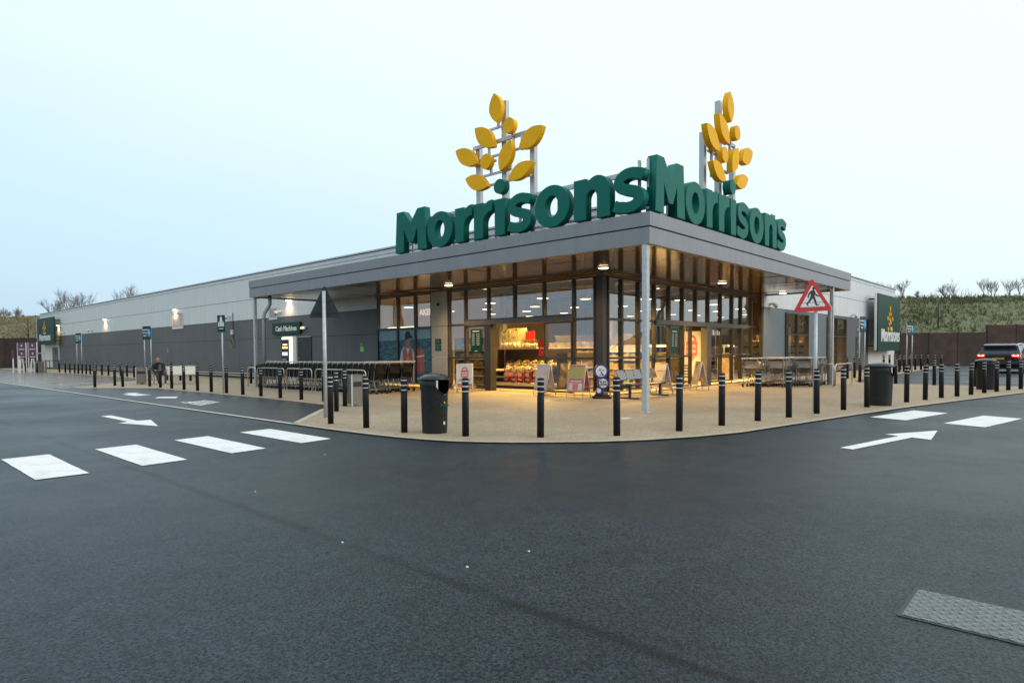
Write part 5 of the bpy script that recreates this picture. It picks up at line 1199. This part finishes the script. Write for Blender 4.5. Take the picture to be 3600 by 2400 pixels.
# ------------------------------------------------------------------ parked car
def car(label,loc,rz):
    t=thing('parked_car',label,'car',loc,rz)
    S=[(0,.84,.52,.96),(.06,.92,.46,1.02),(.22,.965,.40,1.05),(.7,.985,.34,1.06),(2.6,.985,.32,1.04),(3.6,.97,.33,1.0),(4.25,.90,.36,.92),(4.6,.78,.46,.78)]
    b=MB(); v=[]
    for y,w,zb,zt in S: v+=[(-w*.93,y,zb),(w*.93,y,zb),(w,y,zb+.12),(w*1.0,y,zt-.22),(w*.955,y,zt),(-w*.955,y,zt),(-w,y,zt-.22),(-w,y,zb+.12)]
    f=[(i*8+k,i*8+(k+1)%8,i*8+8+(k+1)%8,i*8+8+k) for i in range(len(S)-1) for k in range(8)]+[tuple(reversed(range(8))),tuple(range(len(v)-8,len(v)))]
    b._a(v,f,0); b.build('body','carp',t)
    P=[(.10,1.03,.91),(.40,1.50,.74),(2.35,1.55,.72),(3.15,1.02,.88)]
    g=MB(); v=[]
    for y,z,w in P: v+=[(-w,y,z),(w,y,z)]
    g._a(v,[(0,1,3,2),(2,3,5,4),(4,5,7,6),(0,2,4,6),(1,7,5,3),(0,6,7,1)]); g.build('cabin_glass','carglass',t)
    r=MB(); RP=[(.22,1.50,.70),(.42,1.575,.74),(1.2,1.625,.74),(2.2,1.61,.72),(2.55,1.52,.72)]
    v=[]
    for y,z,w in RP: v+=[(-w,y,z-.05),(-w*.93,y,z),(w*.93,y,z),(w,y,z-.05)]
    r._a(v,[(i*4+k,i*4+k+1,i*4+k+5,i*4+k+4) for i in range(4) for k in range(3)]+[(0,3,2,1)]+[(i*4+4,i*4+7,i*4+3,i*4) for i in range(4)]); r.build('roof',mat('car_roof_sky',(.20,.22,.25),.18,.3,coat=1),t)  # paler than the body: sky reflection put into the roof colour
    pl=MB()
    for sx in (-1,1):
        pl._a([(sx*.905,.10,1.02),(sx*.735,.40,1.50),(sx*.73,.56,1.51),(sx*.915,.30,1.03)],[(0,1,2,3)]); pl._a([(sx*.925,.10,1.02),(sx*.755,.40,1.50),(sx*.75,.56,1.51),(sx*.935,.30,1.03)],[(3,2,1,0)])
        pl._a([(sx*.93,1.50,1.03),(sx*.755,1.45,1.54),(sx*.755,1.53,1.54),(sx*.93,1.60,1.03)],[(0,1,2,3)])
    pl.build('pillar','carp',t)
    MB().box(-.80,.80,.015,.06,.98,1.04).box(-.72,.72,.10,.20,1.46,1.53).build('tailgate_trim','ink',t)
    MB().bev(-.93,.93,-.05,.10,.44,.66,.04).build('rear_bumper','ink',t)
    MB().box(-.27,.27,-.012,.0,.74,.85).build('number_plate',mat('plate_yellow',(.38,.30,.08),.5),t)
    for sx in (-1,1):
        tl=MB().box(sx*.74-.17,sx*.74+.17,-.02,.08,.90,1.02).build('tail_light','tail',t); MB().box(sx*.74-.12,sx*.74+.12,-.026,-.0205,.925,.955).box(sx*.74-.12-.0,sx*.74-.07,-.026,-.0205,.956,1.0).box(sx*.74+.07,sx*.74+.12,-.026,-.0205,.956,1.0).build('lit_bar','tailhot',tl)
        MB().box(sx*1.0-.06 if sx>0 else -1.12,sx*1.0+.12 if sx>0 else -.94,2.55,2.7,1.02,1.16).build('door_mirror','carp',t)
        for y in (.85,3.65):
            w=MB().cyl((sx*.76,y,.35),(sx*.985,y,.35),.35,.35,24).build('wheel','blackr',t); MB().cyl((sx*.97,y,.35),(sx*.995,y,.35),.22,.22,16).build('rim','galv',w)
    MB().box(-.85,.85,.3,4.2,.22,.40).build('underbody','ink',t)
    return t
car('dark car seen from behind with both red tail lights lit, by the brown wall',(44.75,3.3,0),R(-97))
struct('car_park_lines',MB()._a([(38,6.5,-.006),(38.12,6.5,-.006),(38.12,-2,-.006),(38,-2,-.006)],[(3,2,1,0)])._a([(43.2,6.4,-.006),(43.35,6.4,-.006),(43.35,-3,-.006),(43.2,-3,-.006)],[(3,2,1,0)])._a([(48.4,6.2,-.006),(48.6,6.2,-.006),(48.6,-5,-.006),(48.4,-5,-.006)],[(3,2,1,0)])._a([(33.2,6.2,-.006),(33.3,6.2,-.006),(33.3,.4,-.006),(33.2,.4,-.006)],[(3,2,1,0)]),'line')

# ------------------------------------------------------------------ banks, boarded walls, trees
FX,FY,RX,RY=.7180,.6961,.6961,-.7180
def P2(d,l): return (FX*d+RX*l, FY*d+RY*l)
def boards(label,d,l0,l1,htop,step=2.4,m=('rust','rust2')):
    a=P2(d,l0); t=thing('boarded_wall',label,'wall',(a[0],a[1],0),math.atan2(RY,RX))
    n=int((l1-l0)/step)
    for i in range(n):
        h=htop((l0+i*step)); MB().box(i*step+.06,(i+1)*step-.06,0,.12,.0,h).build('board_panel',m[i%2],t)
        MB().box(i*step-.06,i*step+.06,-.03,.15,0,h+.02).build('post',m[1-i%2],t)
    return t
boards('dark red-brown boarded wall below the grass bank at right',52,33,95,lambda l:2.62 if l<41 else 3.22)
boards('dark red-brown boarded wall below the dry bank at far left',76,-92,-46.5,lambda l:3.5)
def noise2(x,y): return math.sin(x*.9+1.3*math.sin(y*.7))*.5+math.sin(y*1.7+x*.35)*.3+math.sin(x*2.9+y*2.1)*.2
def bank(name,d0,l0,l1,prof,m,amp,label):
    mb=MB(); nl=int((l1-l0)/.8); v=[]; D=[]
    for k in range(len(prof)-1):
        for i in range(5): t=i/5; D.append((prof[k][0]*(1-t)+prof[k+1][0]*t, prof[k][1]*(1-t)+prof[k+1][1]*t))
    D.append(prof[-1])
    for i in range(nl+1):
        l=l0+(l1-l0)*i/nl
        for j,(dd,z) in enumerate(D):
            x,y=P2(d0+dd,l); v.append((x,y,z+amp*noise2(l*.45,dd*.8)*(0 if j==0 else 1)+amp*.35*random.uniform(-1,1)))
    q=len(D); mb._a(v,[(i*q+j,(i+1)*q+j,(i+1)*q+j+1,i*q+j+1) for i in range(nl) for j in range(q-1)],0,True)
    return struct(name,mb,m,label)
bank('grass_bank',52.2,20,125,[(0,2.4),(.3,2.6),(3,3.9),(6,5.4),(8.5,6.2),(14,6.5),(40,6.4)],'bankR',.12,'rough green grass bank above the brown boarded wall')
bank('dry_bank',76.2,-125,-44,[(0,3.3),(.3,3.5),(5,5.2),(9,6.5),(12,6.8),(40,7.2)],'bankL',.16,'dry tan bank above the far boarded wall')
def tufts(name,m,n,d0,l0,l1,prof,label):
    mb=MB()
    for i in range(n):
        l=random.uniform(l0,l1); k=random.random()**.8*prof[-2][0]; 
        for a,b in zip(prof,prof[1:]):
            if a[0]<=k<=b[0]: z=a[1]+(b[1]-a[1])*(k-a[0])/(b[0]-a[0])
        x,y=P2(d0+k,l); h=random.uniform(.12,.42)
        for q in range(3):
            a=random.uniform(0,6.28); w=random.uniform(.03,.09); ex,ey=random.uniform(-.2,.2),random.uniform(-.2,.2)
            mb._a([(x-w*math.cos(a),y-w*math.sin(a),z-.12),(x+w*math.cos(a),y+w*math.sin(a),z-.12),(x+ex,y+ey,z+h)],[(0,1,2)],random.randrange(3))
    o=mb.build(name,m); o['kind']='stuff'; o['label']=label; return o
G1=mat('grass_green',(.105,.120,.055),.9,var=.3); G2=mat('grass_olive',(.15,.15,.075),.9,var=.3); G3=mat('grass_straw',(.26,.23,.13),.9,var=.3)
tufts('grass',[G1,G1,G2],5200,52.4,30,75,[(0,2.5),(.3,2.65),(3,3.95),(6,5.45),(8.5,6.25),(12,6.45)],'rough grass covering the right-hand bank')
tufts('grass',[G2,G3,G3],3500,76.4,-75,-48,[(0,3.4),(.3,3.55),(5,5.25),(9,6.55),(12,6.85)],'dry grass covering the far left bank')
wm=MB(); random.seed(8)
for i in range(150):
    l=random.choice((random.gauss(38,2.5),random.gauss(46,3),random.uniform(34,60))); d=random.uniform(8.6,12); x,y=P2(52.4+d,l); h=random.uniform(.25,1.0)*random.choice((.5,1))
    for q in range(random.randint(1,4)): wm.cyl((x,y,6.1),(x+random.uniform(-.3,.3)*h,y+random.uniform(-.3,.3)*h,6.3+h*random.uniform(.6,1)),.014,.006,3,0,False)
o=wm.build('weeds','twig'); o['kind']='stuff'; o['label']='dead stalks scattered along the bank top'
for d,l,z0,z1,lab in ((53.5,34.8,2.9,4.9,'dark thin post on the grass bank left of the car'),(53.5,39.6,3.0,5.2,'dark thin post on the grass bank above the car'),(76.6,-53.4,3.4,5.9,'dark thin post on the dry bank beside the far green panel')):
    x,y=P2(d,l); t=thing('bank_post',lab,'post',(x,y,z0-.3),0); MB().cyl((0,0,0),(0,0,z1-z0+.3),.06,.05,8).build('post','ink',t)
def bare_tree(name,label,loc,h,spread,seed,lev=5,nb=3,trunk=.10,group=None,cat='tree',stems=1,tw=.012):
    rnd=random.Random(seed); mt=MB(); mc=MB()
    def grow(p,d,l,r,k):
        n=3; pts=[p]; q=Vector(p); dd=Vector(d)
        for i in range(n):
            dd=(dd+Vector((rnd.uniform(-.18,.18),rnd.uniform(-.18,.18),rnd.uniform(.0,.16)))).normalized(); q=q+dd*(l/n); pts.append(tuple(q))
        tgt=mt if k==0 else mc
        for i in range(n): tgt.cyl(pts[i],pts[i+1],r*(1-.25*i/n),r*(1-.25*(i+1)/n),6 if k<2 else 3,0,False,True)
        if k>=lev: return
        for i in range(nb+(1 if k in (1,2) else 0)):
            t=rnd.uniform(.25,1.) if i else 1.
            j=min(int(t*n),n-1); f=t*n-j; base=Vector(pts[j]).lerp(Vector(pts[j+1]),f)
            a=rnd.uniform(0,6.28); ang=rnd.uniform(.15,.62)*spread
            o=dd.orthogonal().normalized(); o.rotate(Matrix.Rotation(a,3,dd)); nd=(dd*math.cos(ang)+o*math.sin(ang)+Vector((0,0,.10))).normalized()
            grow(tuple(base),nd,l*rnd.uniform(.62,.86),max(r*.55,tw),k+1)
    for s_ in range(stems):
        a=rnd.uniform(0,6.28); q=(rnd.uniform(.15,.7)*spread if stems>1 else .05)
        grow((0,0,0),Vector((math.cos(a)*q,math.sin(a)*q,1)).normalized(),h*rnd.uniform(.24,.32),trunk,0)
    zs=sorted(v[2] for v in mc.v); k=h/zs[int(len(zs)*.985)]
    for m_ in (mt,mc): m_.v=[(x*k,y*k,z*k) for x,y,z in m_.v]
    t=thing(name,label,cat,loc,0,group); mt.build('trunk','bark',t); mc.build('crown','twig',t); return t
def tree_at(px,d,ztop,z0,label,seed,spread=1.,**k):
    l=(px-1652)/2222*d; x,y=P2(d,l); h=(ztop-z0); return bare_tree('bare_tree',label,(x,y,z0-.5),h+.5,spread,seed,lev=5,tw=.011,**k)
GTL='bare winter trees behind the store'
tree_at(185,112,11.0,6.6,'bare winter tree at the left edge of the big clump above the roof',1,1.15,group=GTL)
tree_at(225,114,12.2,6.6,'bare winter tree left of centre in the big clump above the roof',12,1.1,group=GTL)
tree_at(262,116,13.0,6.6,'tallest bare winter tree in the big clump above the roof',2,1.1,group=GTL)
tree_at(308,114,12.2,6.6,'bare winter tree at the right edge of the big clump above the roof',3,1.1,group=GTL)
tree_at(12,105,9.1,6.4,'bare winter tree cut by the left frame edge above the dry bank',4,1.2,group=GTL)
tree_at(56,105,9.2,6.4,'bare winter tree between the frame edge tree and the store roof',5,1.2,group=GTL)
tree_at(95,104,8.0,6.4,'small bare winter tree low above the dry bank near the store roof',15,1.2,group=GTL)
tree_at(440,122,14.2,7,'bare treetop showing above the long roofline right of the big clump',6,1.1,group=GTL)
tree_at(478,124,14.5,7,'second bare treetop above the long roofline right of the big clump',7,1.1,group=GTL)
GTR='bare shrubs along the top of the grass bank'
for i,(px,d,zt,lab,sp) in enumerate([(3085,63,8.9,'bare shrub showing above the store roof end at right',1.2),(3130,63,8.6,'wispy bare shrub just right of the store roof end',1.3),(3172,63,9.1,'thin bare sapling right of the store roof end',.75),(3222,64,7.9,'low bare shrub on the bank above the first dark post',1.2),(3318,63,8.5,'spreading bare shrub on the middle of the bank top',1.5),(3352,65,9.3,'taller bare shrub on the middle of the bank top',1.0),(3466,64,9.4,'slim bare sapling on the bank top above the car',.6),(3487,64,9.0,'slim bare sapling beside the second dark post',.7),(3545,62,9.0,'dense bare shrub on the bank top near the right frame edge',1.3),(3585,62,9.1,'dense bare shrub cut by the right frame edge',1.3)]):
    l=(px-1652)/2222*d; x,y=P2(d,l); bare_tree('bare_shrub',lab,(x,y,6.15),(zt-6.7)*.78,sp,40+i,4 if sp<.8 else 3,3,.022,GTR,'shrub',2 if sp<.8 else (3 if i%2 else 4),.006)
# unseen rise, added across the car park for reflections in the glass
hb=MB(); v=[]; n=60
for i in range(n+1):
    a=R(95+150*i/n); 
    for r,z in ((62,-.05),(66,.5),(71,1.1),(80,1.5),(110,1.6)): v.append((10+r*math.cos(a)*1.0,5+r*math.sin(a),z+random.uniform(-.15,.15)))
hb._a(v,[(i*5+j,i*5+j+1,(i+1)*5+j+1,(i+1)*5+j) for i in range(n) for j in range(4)],0,True); struct('reflected_rise',hb,'verge')
# ------------------------------------------------------------------ sky, light, camera
w=bpy.data.worlds.new('World'); scene.world=w; w.use_nodes=True; nt=w.node_tree; nt.nodes.clear(); L=nt.links.new
out=nt.nodes.new('ShaderNodeOutputWorld'); bg=nt.nodes.new('ShaderNodeBackground'); bg.inputs['Strength'].default_value=.1
SUN_EL,SUN_AZ=R(28),math.atan2(-.93,.30)               # brighter side of the overcast: out over the right-hand road
sky=nt.nodes.new('ShaderNodeTexSky'); sky.sky_type='NISHITA'; sky.sun_disc=False; sky.sun_elevation=SUN_EL; sky.sun_rotation=math.pi/2-SUN_AZ; sky.air_density=1.4; sky.dust_density=3.5; sky.ozone_density=1.5
tc=nt.nodes.new('ShaderNodeTexCoord'); sp=nt.nodes.new('ShaderNodeSeparateXYZ'); L(tc.outputs['Generated'],sp.inputs[0])
def mth(op,a,b=None,clamp=False):
    n=nt.nodes.new('ShaderNodeMath'); n.operation=op; n.use_clamp=clamp
    for i,q in enumerate((a,b)):
        if q is None: continue
        if isinstance(q,(int,float)): n.inputs[i].default_value=q
        else: L(q,n.inputs[i])
    return n.outputs[0]
# overcast layer: brighter overhead and towards the bright side, bluer low on the left
dt=nt.nodes.new('ShaderNodeVectorMath'); dt.operation='DOT_PRODUCT'; L(tc.outputs['Generated'],dt.inputs[0]); dt.inputs[1].default_value=(math.cos(SUN_AZ)*.9+.25,math.sin(SUN_AZ)*.9,.0)
nz=nt.nodes.new('ShaderNodeTexNoise'); nz.inputs['Scale'].default_value=2.2; nz.inputs['Detail'].default_value=5; mp=nt.nodes.new('ShaderNodeMapping'); mp.inputs['Scale'].default_value=(1,1,3.2); L(tc.outputs['Generated'],mp.inputs[0]); L(mp.outputs[0],nz.inputs['Vector'])
el=mth('MULTIPLY',sp.outputs['Z'],1.15); az=mth('MULTIPLY',dt.outputs['Value'],.34); f=mth('ADD',el,az); f=mth('ADD',f,mth('MULTIPLY',mth('SUBTRACT',nz.outputs['Fac'],.5),.10)); f=mth('ADD',f,.30,True)
rp=nt.nodes.new('ShaderNodeValToRGB'); cr=rp.color_ramp; cr.elements[0].position=.0; cr.elements[0].color=(.47,.64,.78,1); cr.elements[1].position=1.; cr.elements[1].color=(.88,.97,.985,1)
e=cr.elements.new(.28); e.color=(.57,.77,.91,1); e=cr.elements.new(.52); e.color=(.74,.89,.96,1); e=cr.elements.new(.72); e.color=(.84,.95,.98,1)
L(f,rp.inputs['Fac'])
sc10=nt.nodes.new('ShaderNodeVectorMath'); sc10.operation='SCALE'; sc10.inputs['Scale'].default_value=11.6; L(rp.outputs['Color'],sc10.inputs[0])
mxx=nt.nodes.new('ShaderNodeMix'); mxx.data_type='RGBA'; mxx.inputs['Factor'].default_value=.86; L(sky.outputs[0],mxx.inputs['A']); L(sc10.outputs[0],mxx.inputs['B'])
L(mxx.outputs['Result'],bg.inputs['Color']); L(bg.outputs[0],out.inputs['Surface'])
s=bpy.data.lights.new('sun','SUN'); s.energy=.85; s.angle=R(45); s.color=(1,.97,.93); so_=bpy.data.objects.new('sun',s); col.objects.link(so_)
so_.rotation_euler=Vector((math.cos(SUN_AZ)*math.cos(SUN_EL),math.sin(SUN_AZ)*math.cos(SUN_EL),math.sin(SUN_EL))).to_track_quat('Z','Y').to_euler()
cam=bpy.data.cameras.new('camera'); co=bpy.data.objects.new('camera',cam); col.objects.link(co); scene.camera=co
FWv=Vector((.71754258,.69567561,-.03417737)); RTv=Vector((.69583996,-.71814325,-.00877605)); UPv=Vector((.03064953,.0174848,.99937725))
mw=Matrix((RTv,UPv,-FWv)).transposed().to_4x4(); mw.translation=(0,0,1.4645); co.matrix_world=mw
cam.sensor_fit='HORIZONTAL'; cam.sensor_width=36; cam.lens=22.218; cam.shift_x=.04115; cam.shift_y=.03033; cam.clip_start=.1; cam.clip_end=600
scene.render.engine='CYCLES'; scene.cycles.use_denoising=True
try: scene.cycles.denoiser='OPENIMAGEDENOISE'
except Exception: pass
scene.cycles.max_bounces=8; scene.cycles.diffuse_bounces=3; scene.cycles.glossy_bounces=4; scene.cycles.transparent_max_bounces=16; scene.cycles.caustics_reflective=False; scene.cycles.caustics_refractive=False
scene.view_settings.view_transform='Standard'; scene.view_settings.look='None'; scene.view_settings.exposure=.10; scene.view_settings.gamma=1
